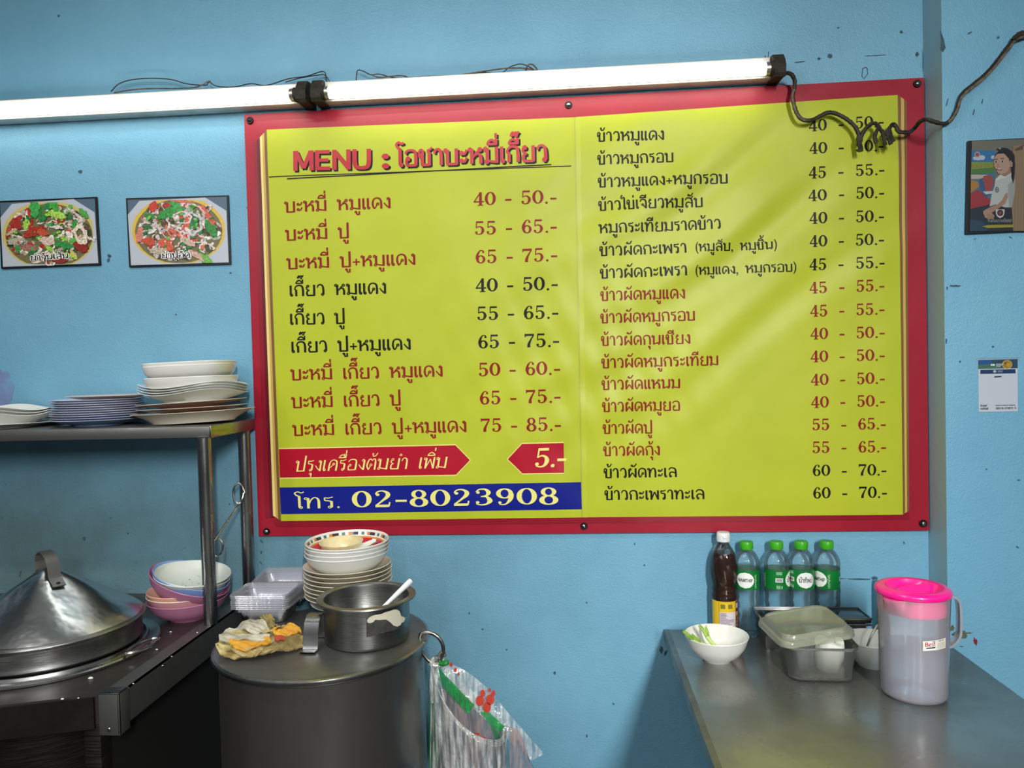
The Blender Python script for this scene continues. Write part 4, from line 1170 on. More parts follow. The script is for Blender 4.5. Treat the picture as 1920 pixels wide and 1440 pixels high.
# stack of plates and patterned bowls on the lid
QX, QY = -.566, -.160
GS = 'bowls and plates stacked on the stock pot lid'
o = plate('plate', .118, .02, M_WHITE); put(o, (QX + .022, QY + .018, LZ), label='wide white plate sticking out under the tall bowl stack', cat='plate', group=GS)
sp0 = plate('plate', .1045, .03, M_CREAM, foot=.5)
for k in range(8):
    lab = 'cream soup plate in the tall stack behind the small pot, %s from the bottom' % ORD[k]
    (put if k == 0 else copyto)(sp0, (QX + .0012 * sin(k * 2.4), QY + .0012 * cos(k), LZ + .0105 + .0098 * k), label=lab, cat='plate', group=GS)
pb0 = bowl('bowl', .0995, .05, M_WHITE)
zb0 = LZ + .0105 + .0098 * 7 + .0085
for k in range(3):
    lab = 'white bowl in the tall stack under the patterned bowl, %s of three' % ('lowest', 'middle', 'upper')[k]
    (put if k == 0 else copyto)(pb0, (QX - .002 + .001 * k, QY, zb0 + .0095 * k), label=lab, cat='bowl', group=GS)
M_PRED = mat('red_glaze_pattern', (186, 40, 58), .25, coat=.3)
M_PBLK = mat('dark_glaze_pattern', (60, 56, 70), .25, coat=.3)
M_PORG = mat('orange_glaze_pattern', (206, 130, 60), .25, coat=.3)
M_PTEAL = mat('teal_glaze_pattern', (70, 120, 110), .25, coat=.3)
b = MB(); r, h = .0995, .05
b.lathe([(0, .002), (.042, .002), (.043, 0), (.046, 0), (.048, .003), (r * .72, h * .28), (r * .9, h * .62), (r * .975, h * .92), (r, h), (r * .985, h + .0015), (r * .965, h)], M_WHITE, 72)
lev = [(.0960, .050), (.0945, .0465), (.0915, .0395), (.0900, .0365), (.0880, .0328), (.0790, .0215), (.0730, .0170), (.0640, .0125), (.0480, .0065), (0, .0050)]
nn = 144
for j in range(len(lev) - 1):
    vs = [(q * cos(2 * pi * i / nn), q * sin(2 * pi * i / nn), z) for q, z in lev[j:j + 2] for i in range(nn)]
    for i in range(nn):
        a, c = i, (i + 1) % nn
        if j == 1: mm = (M_PBLK, M_PBLK, M_PORG, M_WHITE, M_PTEAL, M_WHITE)[(i // 2) % 6]
        elif j == 3: mm = M_PORG
        elif j in (4, 5): mm = M_WHITE if (i % 18 in (3, 4, 5, 6) and j == 4) or (i % 18 in (4, 5, 9) and j == 5) else M_PRED
        elif j == 6: mm = M_PRED if i % 6 < 3 else M_WHITE
        else: mm = M_WHITE
        b.add([vs[a], vs[c], vs[nn + c], vs[nn + a]], [(0, 1, 2, 3)], mm)
pbw = b.build('bowl')
put(pbw, (QX + .001, QY, zb0 + .0285), rx=.03, label='bowl with red patterned inside on top of the tall stack', cat='bowl', group=GS)
zt = zb0 + .0285
M_CUP = mat('old_cream_melamine', (226, 214, 176), .3, coat=.3, var=(206, 190, 140), vscale=30)
b = MB(); b.lathe([(0, .0), (.024, 0), (.026, .003), (.041, .02), (.0505, .036), (.0520, .040), (.0495, .040), (.039, .021), (.024, .006), (0, .005)], M_CUP, 56)
cup = b.build('cup'); put(cup, (QX - .012, QY - .006, zt + .0085), rx=.06, label='small old cream cup sitting inside the red patterned bowl', cat='cup')
M_CHILI = mat('chili_red', (170, 60, 34), .4)
s_ = MB(); s_.lathe([(0, 0), (.007, .001), (.004, .002), (0, .002)], M_CHILI, 10, c=(.012, -.022, .0185), sx=1.6); tag(s_.build('chili_flake', cup))
spn = MB()
p0, p1 = Vector((QX + .066, QY + .03, zt + .036)), Vector((QX + .034, QY - .04, zt + .0305))
for i in range(2): pass
dv = (p1 - p0).normalized(); sd = dv.cross(Vector((0, 0, 1))).normalized()
prof = [(0, .008), (.2, .0105), (.45, .013), (.7, .018), (.9, .017), (1, .009)]
for sgn in (0, 1):
    vs = [];
    for t, w_ in prof:
        c_ = p0 + (p1 - p0) * t
        for q in range(7):
            s = -1 + 2 * q / 6; vs.append(c_ + sd * (w_ * s) + Vector((0, 0, .007 * s * s + .0012 * sgn)))
    spn.add(vs, [(i * 7 + q, i * 7 + q + 1, i * 7 + q + 8, i * 7 + q + 7) for i in range(len(prof) - 1) for q in range(6)], M_WHITE)
so = spn.build('spoon'); tag(so, 'white ceramic spoon lying beside the cream cup in the patterned bowl', 'spoon')

# small steel pot with label remains
KX, KY, KZ = -.466, -.358, .8838
kp = thing('saucepan', 'small open steel pot with torn label on the stock pot lid', 'pot', (KX, KY, KZ))
b = MB()
b.lathe([(0, 0), (.084, 0), (.0885, .004), (.0895, .01), (.0905, .086), (.0925, .090), (.1045, .0915), (.1050, .0895), (.1035, .0925), (.093, .0935), (.0895, .0905), (.0885, .084), (.0875, .01), (.083, .0035), (0, .003)], M_STB, 96)
b.build('body', kp)
M_PAPER = mat('torn_label_paper', (206, 204, 186), .8, bump=(200, .4, .001))
M_GLUE = mat('old_label_glue', (60, 60, 58), .55, .4, var=(84, 84, 82), vscale=40)


def onpot(pts, m, r, mb, nu=14, nv=8):
    """outline in photo pixels laid on the side of the pot"""
    P = [cyl(x, y, KX, KY, r) - Vector((KX, KY, KZ)) for x, y in pts]
    mb.poly(P, m)


lb = MB()
for i in range(6):
    x0, x1 = 687 + i * 11, 687 + (i + 1) * 11
    f = lambda x: 1 - 0
    lb.add([cyl(x0, 1160 - i * 2.6, KX, KY, .0908) - Vector((KX, KY, KZ)), cyl(x1, 1157.5 - i * 2.6, KX, KY, .0908) - Vector((KX, KY, KZ)),
            cyl(x1, 1193 - i * 3, KX, KY, .0908) - Vector((KX, KY, KZ)), cyl(x0, 1195 - i * 3, KX, KY, .0908) - Vector((KX, KY, KZ))], [(0, 1, 2, 3)], M_GLUE)
top = [(688, 1163), (692, 1158), (697, 1155), (703, 1153), (710, 1152), (716, 1151), (722, 1148), (730, 1146), (738, 1143), (745, 1143), (750, 1147), (752, 1155), (756, 1156), (760, 1159)]
bot = [(689, 1167), (693, 1168.5), (699, 1167), (704, 1162), (711, 1162.5), (717, 1162), (724, 1161.5), (731, 1166), (738, 1173), (745, 1175), (751, 1172), (753, 1168), (757, 1166), (760, 1160)]
vs = [cyl(x, y, KX, KY, .0912) - Vector((KX, KY, KZ)) for x, y in top + bot]
n_ = len(top); lb.add(vs, [(i, i + 1, n_ + i + 1, n_ + i) for i in range(n_ - 1)], M_PAPER)
lb.build('torn_label', kp, label if False else None) if False else lb.build('torn_label', kp)
M_PLW = mat('white_plastic', (222, 228, 232), .25, coat=.3)
b = MB(); p0 = at(770, 1089, Y=-.338); p1 = at(720, 1137, Y=-.395); dv = (p1 - p0)
pth = [p0 + dv * t for t in (0, .12, .35, .6, .85, 1.0, 1.25, 1.45)]
b.tube(pth, [.0060, .0064, .0058, .0050, .0042, .004, .004, .004], M_PLW, 10)
tag(b.build('ladle'), 'white plastic handle of a ladle leaning in the small steel pot', 'ladle')

# rag
M_RAG = mat('grey_white_cloth', (196, 192, 176), .95, var=(150, 146, 130), vscale=24, bump=(220, .6, .002))
M_RAGY = mat('mustard_cloth', (212, 160, 52), .95, var=(190, 136, 50), vscale=26, bump=(220, .6, .002))
M_RAGC = mat('cream_stained_cloth', (206, 194, 138), .95, var=(140, 118, 66), vscale=30, bump=(220, .6, .002))
M_RAGB = mat('brown_stained_cloth', (150, 134, 84), .95, var=(96, 84, 48), vscale=34, bump=(220, .6, .002))
M_RAGR = mat('red_stain_cloth', (176, 76, 56), .95)
rg = MB()
r9 = random.Random(11)


def fold(c4, zs, m, nu=26, nv=18, amp=.004, seed=0, jag=0.0, th=.0022, fq=3.0):
    """piece of cloth between four photo pixels at given heights above the lid, wrinkled"""
    P = [at(x, y, Z=LZ + z) for (x, y), z in zip(c4, zs)]
    rr = random.Random(seed); ph = [rr.uniform(0, 6.28) for _ in range(6)]
    jt = [rr.uniform(-1, 1) for _ in range(60)]

    def fn(u, v, lift=0.0):
        X_, Y_ = 2 * u - 1, 2 * v - 1
        U_, V_ = .5 + .5 * X_ * sqrt(1 - .30 * Y_ * Y_) , .5 + .5 * Y_ * sqrt(1 - .30 * X_ * X_)
        jv = jag * jt[int(u * nu) % 60] * (1 if v > .99 else 0)
        ju = jag * jt[(7 + int(v * nv)) % 60] * (1 if u > .99 else 0)
        a = P[0] * (1 - U_) + P[1] * U_; b = P[3] * (1 - U_) + P[2] * U_
        p = a * (1 - V_) + b * V_
        z = amp * (sin(fq * 2 * u + ph[0] + v * 2) + sin(fq * 1.7 * v + ph[1] + u) + .5 * sin(9 * u + 7 * v + ph[2]) + .35 * sin(17 * u - 11 * v + ph[3]) + .25 * sin(23 * v + 9 * u + ph[4]))
        edge = 1.0
        p = Vector((p.x + ju, p.y + jv, max(LZ + .0012, p.z + z + amp) + lift))
        return p
    rg.grid(lambda u, v: fn(u, v), nu, nv, m); rg.grid(lambda u, v: fn(u, v, th), nu, nv, m)


fold([(398, 1206), (520, 1196), (470, 1238), (412, 1232)], [.012, .012, .004, .004], M_RAGC, seed=1, amp=.002)
fold([(430, 1185), (560, 1190), (500, 1236), (400, 1212)], [.020, .016, .006, .010], M_RAGC, seed=2, amp=.0025, jag=.002)
fold([(400, 1206), (500, 1222), (470, 1236), (415, 1218)], [.020, .012, .006, .012], M_RAGC, seed=12, amp=.002)
fold([(425, 1180), (510, 1190), (505, 1208), (402, 1207)], [.024, .022, .020, .022], M_RAG, seed=3, amp=.003)
fold([(420, 1206), (505, 1196), (510, 1212), (450, 1224)], [.024, .024, .018, .018], M_RAGY, seed=4, amp=.0022)
fold([(450, 1222), (505, 1208), (480, 1236), (440, 1226)], [.016, .016, .004, .006], M_RAGC, seed=13, amp=.002, jag=.002)
fold([(500, 1205), (570, 1190), (572, 1212), (488, 1234)], [.020, .018, .006, .004], M_RAGB, seed=5, amp=.0032, jag=.004)
fold([(432, 1180), (486, 1158), (512, 1186), (480, 1194)], [.022, .034, .026, .022], M_RAG, seed=6, amp=.003)
fold([(484, 1160), (506, 1156), (524, 1180), (500, 1184)], [.034, .032, .022, .024], M_RAGB, seed=7, amp=.003, jag=.003)
fold([(506, 1186), (548, 1174), (572, 1190), (520, 1198)], [.026, .030, .020, .022], M_RAGY, seed=8, amp=.003, jag=.003)
fold([(490, 1186), (530, 1178), (548, 1174), (500, 1192)], [.027, .030, .031, .026], M_RAGC, seed=9, amp=.002)
fold([(512, 1196), (532, 1192), (536, 1202), (520, 1206)], [.026, .026, .024, .024], M_RAGR, nu=6, nv=5, seed=10, amp=.001, jag=.001)
ro = rg.build('rag'); tag(ro, 'crumpled grey and mustard rag with frayed edges on the pot lid', 'rag')

# plastic bag hanging from the pot ring
M_FILM = clear('thin_bag_film', (240, 244, 244), (250, 251, 251), body=.24, rough=.2, gloss=2.2, bump=(70, .7, .006), streak=(150, 60, 14, .06, .62, .35))
M_FILMG = clear('green_printed_film', (30, 158, 70), (190, 232, 200), body=.72, rough=.25, gloss=1.6, bump=(80, .6, .004), streak=(170, 80, 20, .30, .95, .6))
M_FILMR = clear('red_printed_film', (214, 64, 40), (240, 170, 160), body=.75, rough=.25, gloss=1.0)
M_FILMP = clear('pinkish_film', (206, 176, 172), (240, 226, 224), body=.36, rough=.25, gloss=1.4, bump=(60, .5, .004), streak=(120, 60, 16, .14, .55, .3))
bag = thing('plastic_bag', 'thin see-through carrier bag with green and red print hanging from the pot ring', 'bag', at(815, 1243, Y=-.345))
fm = MB()


def sheet(top, bot, m, nu=28, nv=22, amp=.004, fq=9, seed=0, mb=None, bulge=0.0):
    """film between two pixel paths (x, y, depth), pleated across"""
    A = smooth_path([tuple(map(float, p)) for p in top], 8); B = smooth_path([tuple(map(float, p)) for p in bot], 8)
    ph = random.Random(seed).uniform(0, 6)

    def smp(P, u):
        k = u * (len(P) - 1); i = min(int(k), len(P) - 2); f = k - i
        return [P[i][j] * (1 - f) + P[i + 1][j] * f for j in range(3)]

    def fn(u, v):
        a, c_ = smp(A, u), smp(B, u)
        x, y, d = [a[j] * (1 - v) + c_[j] * v for j in range(3)]
        pl = amp * (sin(u * fq * 2 + ph + v * 1.5) + .6 * sin(u * fq * 5.3 + 2 * ph + v * 4) + .35 * sin(u * 40 + v * 9)) * (.25 + .75 * min(1, v * 2 + .2))
        return at(x, y, Y=d + pl - bulge * sin(pi * v) * sin(pi * u))
    (mb or fm).grid(fn, nu, nv, m)


K = (818, 1243)
# rear panel with its hanging corner
sheet([(826, 1238, -.335), (870, 1256, -.32), (915, 1292, -.31), (960, 1345, -.30), (1021, 1414, -.29)], [(822, 1246, -.335), (850, 1290, -.33), (900, 1340, -.32), (950, 1385, -.31), (996, 1426, -.30)], M_FILM, seed=1, amp=.003, fq=6)
sheet([(822, 1244, -.338), (850, 1285, -.33), (890, 1325, -.325), (925, 1352, -.32), (950, 1366, -.318)], [(830, 1244, -.334), (868, 1280, -.325), (910, 1318, -.32), (940, 1345, -.315), (955, 1362, -.315)], M_FILM, seed=8, amp=.002)
sheet([(955, 1362, -.315), (975, 1372, -.31), (985, 1400, -.305), (992, 1425, -.3)], [(955, 1450, -.315), (975, 1455, -.31), (995, 1455, -.305), (1010, 1450, -.3)], M_FILMP, seed=9, amp=.003)
# inside of the far side seen through the mouth
sheet([(830, 1290, -.315), (870, 1300, -.31), (920, 1350, -.31), (945, 1370, -.31)], [(818, 1450, -.315), (860, 1450, -.31), (910, 1450, -.31), (948, 1450, -.31)], M_FILMP, seed=2, amp=.003)
# near panel below the mouth
sheet([(808, 1248, -.355), (818, 1290, -.365), (834, 1322, -.385), (862, 1358, -.40), (896, 1382, -.405), (935, 1388, -.39), (949, 1364, -.36)],
      [(806, 1452, -.35), (822, 1455, -.37), (846, 1455, -.39), (872, 1455, -.40), (900, 1455, -.40), (930, 1455, -.385), (952, 1452, -.36)], M_FILM, nu=44, seed=3, amp=.003, fq=12)
# thick gathered mouth rim
for off in (0, 3, 6.5, 10):
    fm.tube([at(x + off * .25, y + off, Y=d) for x, y, d in smooth_path([(809., 1248., -.357), (820., 1290., -.367), (836., 1322., -.387), (863., 1357., -.402), (896., 1381., -.407), (934., 1388., -.392), (949., 1366., -.362)], 6)], .0011, M_FILM, 5)
# left strap and green side
sheet([(806, 1244, -.35), (812, 1241, -.352), (820, 1243, -.352)], [(806, 1320, -.36), (822, 1318, -.37), (838, 1330, -.385)], M_FILM, nu=16, seed=4, amp=.002)
sheet([(806, 1290, -.348), (810, 1290, -.35), (815, 1292, -.352)], [(804, 1452, -.345), (814, 1452, -.35), (826, 1452, -.352)], M_FILMG, nu=10, seed=5, amp=.0025)
# green printed hem of the mouth
sheet([(812, 1242, -.352), (832, 1262, -.345), (860, 1292, -.335), (890, 1322, -.325)], [(809, 1252, -.352), (822, 1274, -.346), (850, 1310, -.336), (878, 1338, -.326)], M_FILMG, nu=24, nv=6, seed=6, amp=.0015)
sheet([(906, 1329, -.327), (922, 1340, -.325), (946, 1362, -.323)], [(902, 1338, -.33), (918, 1356, -.328), (940, 1374, -.326)], M_FILMG, nu=14, nv=8, seed=7, amp=.0015)
sheet([(918, 1356, -.329), (930, 1364, -.328)], [(930, 1386, -.33), (938, 1384, -.33)], M_FILMG, nu=8, nv=8, seed=17, amp=.001)
# gathered knot over the ring
kn = MB()
kn.tube([at(x, y, Y=d) for x, y, d in smooth_path([(808., 1247., -.352), (812., 1237., -.350), (820., 1233., -.340), (828., 1236., -.336), (832., 1244., -.336), (824., 1247., -.35), (812., 1246., -.354)], 5)], .0058, M_FILM, 8)
kn.tube([at(x, y, Y=d) for x, y, d in smooth_path([(822., 1243., -.352), (832., 1244., -.348), (840., 1240., -.342)], 4)], .0062, M_FILMG, 8)
kn.tube([at(x, y, Y=d) for x, y, d in smooth_path([(826., 1238., -.340), (824., 1228., -.343), (830., 1222., -.345), (834., 1230., -.34)], 4)], .0042, M_FILMP, 8)
part('handle_knot', kn, bag)
for i, (x, y, rx_, ry_) in enumerate([(900, 1314, 8, 10), (913, 1326, 7.5, 10), (919, 1312, 8, 10), (905, 1300, 5, 7), (925, 1300, 4, 6), (918, 1294, 3, 4), (846, 1246, 3, 4), (854, 1256, 3, 4), (860, 1264, 2, 3), (905, 1386, 7, 5), (895, 1376, 5, 2)]):
    fm.poly([at(x + rx_ * cos(a * pi / 8) , y + ry_ * sin(a * pi / 8), Y=-.334 if i < 9 else -.325) for a in range(16)], M_FILMR)
part('film', fm, bag, smooth=1.2)
# ------------------------------------------------------------------ right side: steel table and what stands on it
TZ = .7778
TX0, TX1 = .2028, .8525
M_TBL = mat('worn_table_steel', (150, 152, 148), .30, .72, var=(126, 128, 124), vscale=5, rvar=.09, bump=(16, .04, .003))
tbl = thing('steel_table', 'bare steel table against the blue wall at the right', 'table', (.53, -.6, 0))
b = MB(); b.box((TX0, -1.25, TZ - .022), (TX1, -.0015, TZ), M_TBL, .003); part('tabletop', b, tbl)
b = MB(); b.box((TX0 - .0005, -1.249, TZ - .026), (TX0 + .012, -.004, TZ + .0008), M_STD); part('edge_strip', b, tbl)
for x in (TX0 + .16, TX1 - .05):
    for y in (-1.19, -.06):
        b = MB(); b.lathe([(0, 0), (.016, 0), (.016, TZ - .0225), (0, TZ - .0225)], M_STD, 16, c=(x, y, 0)); part('leg', b, tbl)

# white bowl with spring onion
WX, WY = .297, -.196
wb_ = bowl('bowl', .0715, .056, M_WHITE, foot=.42)
put(wb_, (WX, WY, TZ), label='white bowl holding spring onion pieces on the steel table', cat='bowl')
M_ONION = mat('spring_onion', (176, 204, 96), .45, var=(70, 132, 44), vscale=26)
M_ONIONP = mat('spring_onion_stem', (206, 222, 140), .45, var=(140, 184, 76), vscale=22)
on = [([(1280, 1184, -.235), (1290, 1192, -.23), (1304, 1204, -.222), (1318, 1209, -.216)], .0042, 'spring onion piece poking over the left rim of the white bowl'),
      ([(1296, 1191, -.222), (1305, 1199, -.218), (1316, 1207, -.212), (1328, 1211, -.206)], .0045, 'short spring onion piece lying lowest in the white bowl'),
      ([(1310, 1173, -.19), (1320, 1185, -.192), (1330, 1200, -.2), (1341, 1211, -.205)], .0045, 'spring onion piece standing up inside the white bowl'),
      ([(1322, 1175, -.18), (1326, 1186, -.186), (1330, 1197, -.192), (1336, 1206, -.198)], .0032, 'dark thin spring onion leaf inside the white bowl')]
for pth, r, lab in on:
    P = [at(x, y, Y=d) for x, y, d in smooth_path(pth, 5)]
    for p in P: p.z = max(p.z, TZ + .012)
    t = thing('spring_onion', lab, 'spring onion', P[-1], 'spring onion pieces in the white bowl')
    k = len(P); h = k // 2
    g = MB(); g.tube(P[:h + 1], [r * (.35 + .65 * i / h) for i in range(h + 1)], M_ONION, 8)
    g.tube([p + Vector((.002, .001, .003)) for p in P[:h]], [r * (.25 + .45 * i / h) for i in range(h)], M_ONION, 6)
    part('leaf', g, t)
    g = MB(); g.tube(P[h:], [r * (1.0 - .1 * i / (k - h)) for i in range(k - h)], M_ONIONP, 8); part('stalk', g, t)

# bottles
M_PET = clear('clear_bottle_plastic', (230, 240, 244), (254, 255, 255), body=.03, rough=.05, gloss=.75)
M_WATER = clear('bottled_water', (206, 232, 240), (242, 251, 253), body=.05, rough=.03, gloss=.5, ior=1.33)
M_GCAP = mat('green_bottle_cap', (60, 164, 30), .35)
M_GLAB = mat('green_label', (8, 116, 48), .35)
M_WLAB = mat('white_label_print', (232, 238, 236), .35)
M_NAVY = mat('dark_label_print', (26, 34, 44), .35)
M_LGRN = mat('pale_green_label_print', (170, 206, 176), .35)


def ridge(z, r):
    return r


BPROF = [(0, .004), (.018, .002), (.026, .0), (.0295, .006), (.0300, .016), (.0285, .022), (.0300, .028), (.0298, .040), (.0280, .046), (.0298, .052), (.0298, .064), (.0280, .070), (.0300, .077), (.0300, .086),
         (.0288, .091), (.0300, .096), (.0290, .101), (.0302, .106), (.0306, .112), (.0297, .117), (.0297, .168), (.0308, .172), (.0308, .177), (.0302, .183), (.0285, .190), (.0255, .197), (.0212, .204), (.0168, .2095), (.0138, .2125), (.0128, .2145), (.0128, .224)]


def water_bottle(loc, label, turn, level=.172):
    t = thing('water_bottle', label, 'bottle', loc, 'water bottles along the wall')
    b = MB(); b.lathe(BPROF, M_PET, 48); b.build('shell', t)
    b = MB()
    wp = [(max(0, r - .0012), z + .0015) for r, z in BPROF if z < level]
    wp += [(wp[-1][0], level), (0, level)]
    b.lathe(wp, M_WATER, 48); b.build('water', t)
    b = MB(); b.lathe([(.0150, .2135), (.0155, .2145), (.0158, .217), (.0158, .230), (.0148, .2325), (0, .233)], M_GCAP, 40,
                      mod=lambda a, r, z: (r + (.0003 * cos(40 * a) if .216 < z < .231 else 0), z)); b.build('cap', t)
    b = MB(); R_ = .0302
    z0, z1 = .119, .166

    def lp(u, z, r=R_):      # u in metres along the label, 0 = facing front after the turn
        a = u / R_ + turn - pi / 2
        return (r * cos(a), r * sin(a), z)
    b.lathe([(R_, z0), (R_, z1)], M_GLAB, 128)

    def disc(u0, zc, ru, rz, m, lay):
        n = 28; pts = [lp(u0 + ru * cos(2 * pi * i / n), zc + rz * sin(2 * pi * i / n), R_ + lay) for i in range(n)]
        rows = 16; vs = []; fs = []
        for j in range(rows + 1):
            s = -1 + 2 * j / rows; hw = sqrt(max(0, 1 - s * s))
            for i in range(17):
                vs.append(lp(u0 + ru * hw * (-1 + 2 * i / 16), zc + rz * s, R_ + lay))
        for j in range(rows):
            for i in range(16):
                a = j * 17 + i; fs.append((a, a + 1, a + 18, a + 17))
        b.add(vs, fs, m)

    def bar(u0, u1, za, zb, m, lay=.0003):
        n = 6; vs = [lp(u0 + (u1 - u0) * i / n, z, R_ + lay) for z in (za, zb) for i in range(n + 1)]
        b.add(vs, [(i, i + 1, n + 2 + i, n + 1 + i) for i in range(n)], m)
    zc = (z0 + z1) / 2
    half = pi * R_
    # front: white oval with the Thai name; back: oval with the Latin name
    disc(0, zc, .0215, .0195, M_WLAB, .0003)
    write(b, 'น้ำทิพย์', (-.0165, zc - .0055), (.0165, zc - .0055), .0095, M_NAVY, lambda u, z: lp(u, z, R_ + .0006), bold=.05)
    disc(half * .93, zc, .0215, .0195, M_WLAB, .0003)
    write(b, 'NAMTHIP', (half * .93 - .0175, zc - .004), (half * .93 + .0175, zc - .004), .0085, M_NAVY, lambda u, z: lp(u, z, R_ + .0006))
    # side panels: bar code with small print, and an upright line of writing
    for i in range(11):
        bar(-.0435 + .0013 * i, -.0435 + .0013 * i + (.0006 if i % 3 else .0009), zc - .003, zc + .004, M_NAVY, .0004)
    bar(-.0455, -.0280, zc - .0045, zc + .0055, M_WLAB, .0002)
    for i in range(3): bar(-.0440, -.0300, z1 - .0045 - .0025 * i, z1 - .0033 - .0025 * i, M_LGRN)
    for i in range(3): bar(-.0440, -.0340, z0 + .0035 + .0028 * i, z0 + .0050 + .0028 * i, M_LGRN)
    bar(-.0315, -.0300, z0 + .003, z0 + .010, M_WLAB, .0003)
    for i in range(9):
        zz_ = z0 + .0045 + .0038 * i; bar(half * .93 + .0235, half * .93 + .0275 + .0008 * (i % 3), zz_, zz_ + .0011 + .0007 * (i % 2), M_LGRN, .0003)
        bar(half * .93 + (.0235 if i % 2 else .0265), half * .93 + (.0246 if i % 2 else .0277), zz_, zz_ + .0032, M_LGRN, .0003)
    b.build('label', t)
    return t


TH_ = dict()
water_bottle((.404, -.0365, TZ), 'water bottle with green cap, right behind the fish sauce bottle', pi * .93 * -1 - .38, .172)
water_bottle((.476, -.0365, TZ), 'green capped water bottle with the bar code side turned forward', 1.15, .168)
water_bottle((.5355, -.0365, TZ), 'green capped water bottle with its Thai name facing the front', .05, .168)
water_bottle((.5965, -.0365, TZ), 'rightmost green capped water bottle, green label half turned away', -pi * .93 - 1.05, .168)

# fish sauce bottle
M_SAUCE = mat('dark_fish_sauce', (40, 9, 4), .08, spec=.6, coat=.6)
M_SAUCEG = clear('brown_tinted_bottle', (210, 200, 190), (246, 240, 234), body=.02, rough=.06, gloss=.8)
M_LYEL = mat('yellow_label', (226, 190, 36), .4)
M_LWHT = mat('white_paper_label', (214, 208, 214), .4)
M_LPUR = mat('purple_label_print', (96, 66, 104), .4)
M_LORG = mat('orange_food_print', (206, 120, 52), .4, var=(226, 196, 150), vscale=70)
M_LRED = mat('dark_label_red', (120, 20, 20), .4)
FX, FY = .3475, -.0395
fs_ = thing('fish_sauce_bottle', 'brown fish sauce bottle with white cap and yellow label beside the wall', 'bottle', (FX, FY, TZ))
FPR = [(0, .003), (.022, .002), (.0285, 0), (.0305, .005), (.0308, .012), (.0300, .016), (.0300, .092), (.0308, .095), (.0312, .100), (.0300, .106), (.0292, .110), (.0306, .116), (.0290, .122), (.0286, .127), (.0304, .134), (.0318, .150), (.0322, .166),
       (.0312, .182), (.0286, .197), (.0244, .209), (.0196, .218), (.0156, .225), (.0135, .229), (.0125, .232), (.0125, .238)]


def twist(a, r, z):
    k = max(0, min(1, (z - .128) / .02)) * max(0, min(1, (.228 - z) / .012))
    return (r * (1 + .022 * k * sin(9 * a + z * 70)), z)


FPR2 = []
for (r0, z0), (r1, z1) in zip(FPR[:-1], FPR[1:]):
    n = 4 if z0 > .12 else 1
    for i in range(n): FPR2.append((r0 + (r1 - r0) * i / n, z0 + (z1 - z0) * i / n))
FPR2.append(FPR[-1])
b = MB(); b.lathe(FPR2, M_SAUCEG, 90, mod=twist); b.build('shell', fs_, smooth=1.0)
b = MB(); wp = [(max(0, r - .0011), z + .0012) for r, z in FPR2 if z < .205]; wp += [(wp[-1][0], .2065), (0, .2065)]
b.lathe(wp, M_SAUCE, 90, mod=twist); b.build('sauce', fs_, smooth=1.0)
b = MB(); b.lathe([(.0135, .234), (.0162, .2345), (.0165, .236), (.0165, .250), (.0158, .2545), (.0145, .2565), (0, .257)], M_PLW, 40, mod=lambda a, r, z: (r + (.00025 * cos(36 * a) if .236 < z < .25 else 0), z))
b.box((-.004, -.0195, .244), (.004, -.0155, .249), M_PLW, .001); b.build('cap', fs_)
b = MB(); RL = .0302


def fl(u, z, lay=0):
    a = u / RL - pi / 2 + .12
    return ((RL + lay) * cos(a), (RL + lay) * sin(a), z)


def fbar(u0, u1, za, zb, m, lay=.0003, mb=None):
    n = max(2, int(abs(u1 - u0) / .004)); vs = [fl(u0 + (u1 - u0) * i / n, z, lay) for z in (za, zb) for i in range(n + 1)]
    b.add(vs, [(i, i + 1, n + 2 + i, n + 1 + i) for i in range(n)], m)


fbar(-.05, .05, .017, .0915, M_LYEL, .0001)
fbar(-.0235, .0205, .020, .0895, M_LRED, .0002)
fbar(-.0225, .0195, .021, .0890, M_LYEL, .0003)
fbar(-.0225, .0195, .021, .0660, M_LWHT, .0004)
for i in range(8): fbar(-.0225 + .00525 * i, -.0225 + .00525 * (i + 1), .0655, .0680 + .003 * sin(i * .55 + .4), M_LRED if False else M_LYEL, .00045)
for (u, z) in ((-.0135, .0795), (.0045, .0795)): fbar(u - .0055, u + .0055, z - .0055, z + .0055, mat('olive_label_stamp', (120, 120, 40), .5) if u < 0 else bpy.data.materials['olive_label_stamp'], .0005)
r5 = random.Random(4)
for i in range(13):
    z = .0625 - i * .0026; fbar(-.0205, -.0205 + r5.uniform(.018, .038) * (1 if i > 5 else .7), z - .0005, z + .0005, M_LPUR, .0006)
for i in range(4): fbar(-.019 + .009 * i, -.0125 + .009 * i, .0225, .0275, M_LPUR, .0006)
fbar(.0215, .048, .018, .0905, M_LRED, .0003)
for (u, z, w_, h_) in ((.028, .0585, .0055, .010), (.034, .046, .007, .008), (.027, .031, .005, .008), (.037, .070, .006, .004)): fbar(u - w_, u + w_, z - h_ / 2, z + h_ / 2, M_LORG, .0005)
fbar(.0225, .034, .073, .085, M_LWHT, .0005); fbar(.0225, .031, .0635, .0675, M_NAVY, .0006); fbar(.023, .036, .0375, .0405, M_LWHT, .0006)
b.build('label', fs_)

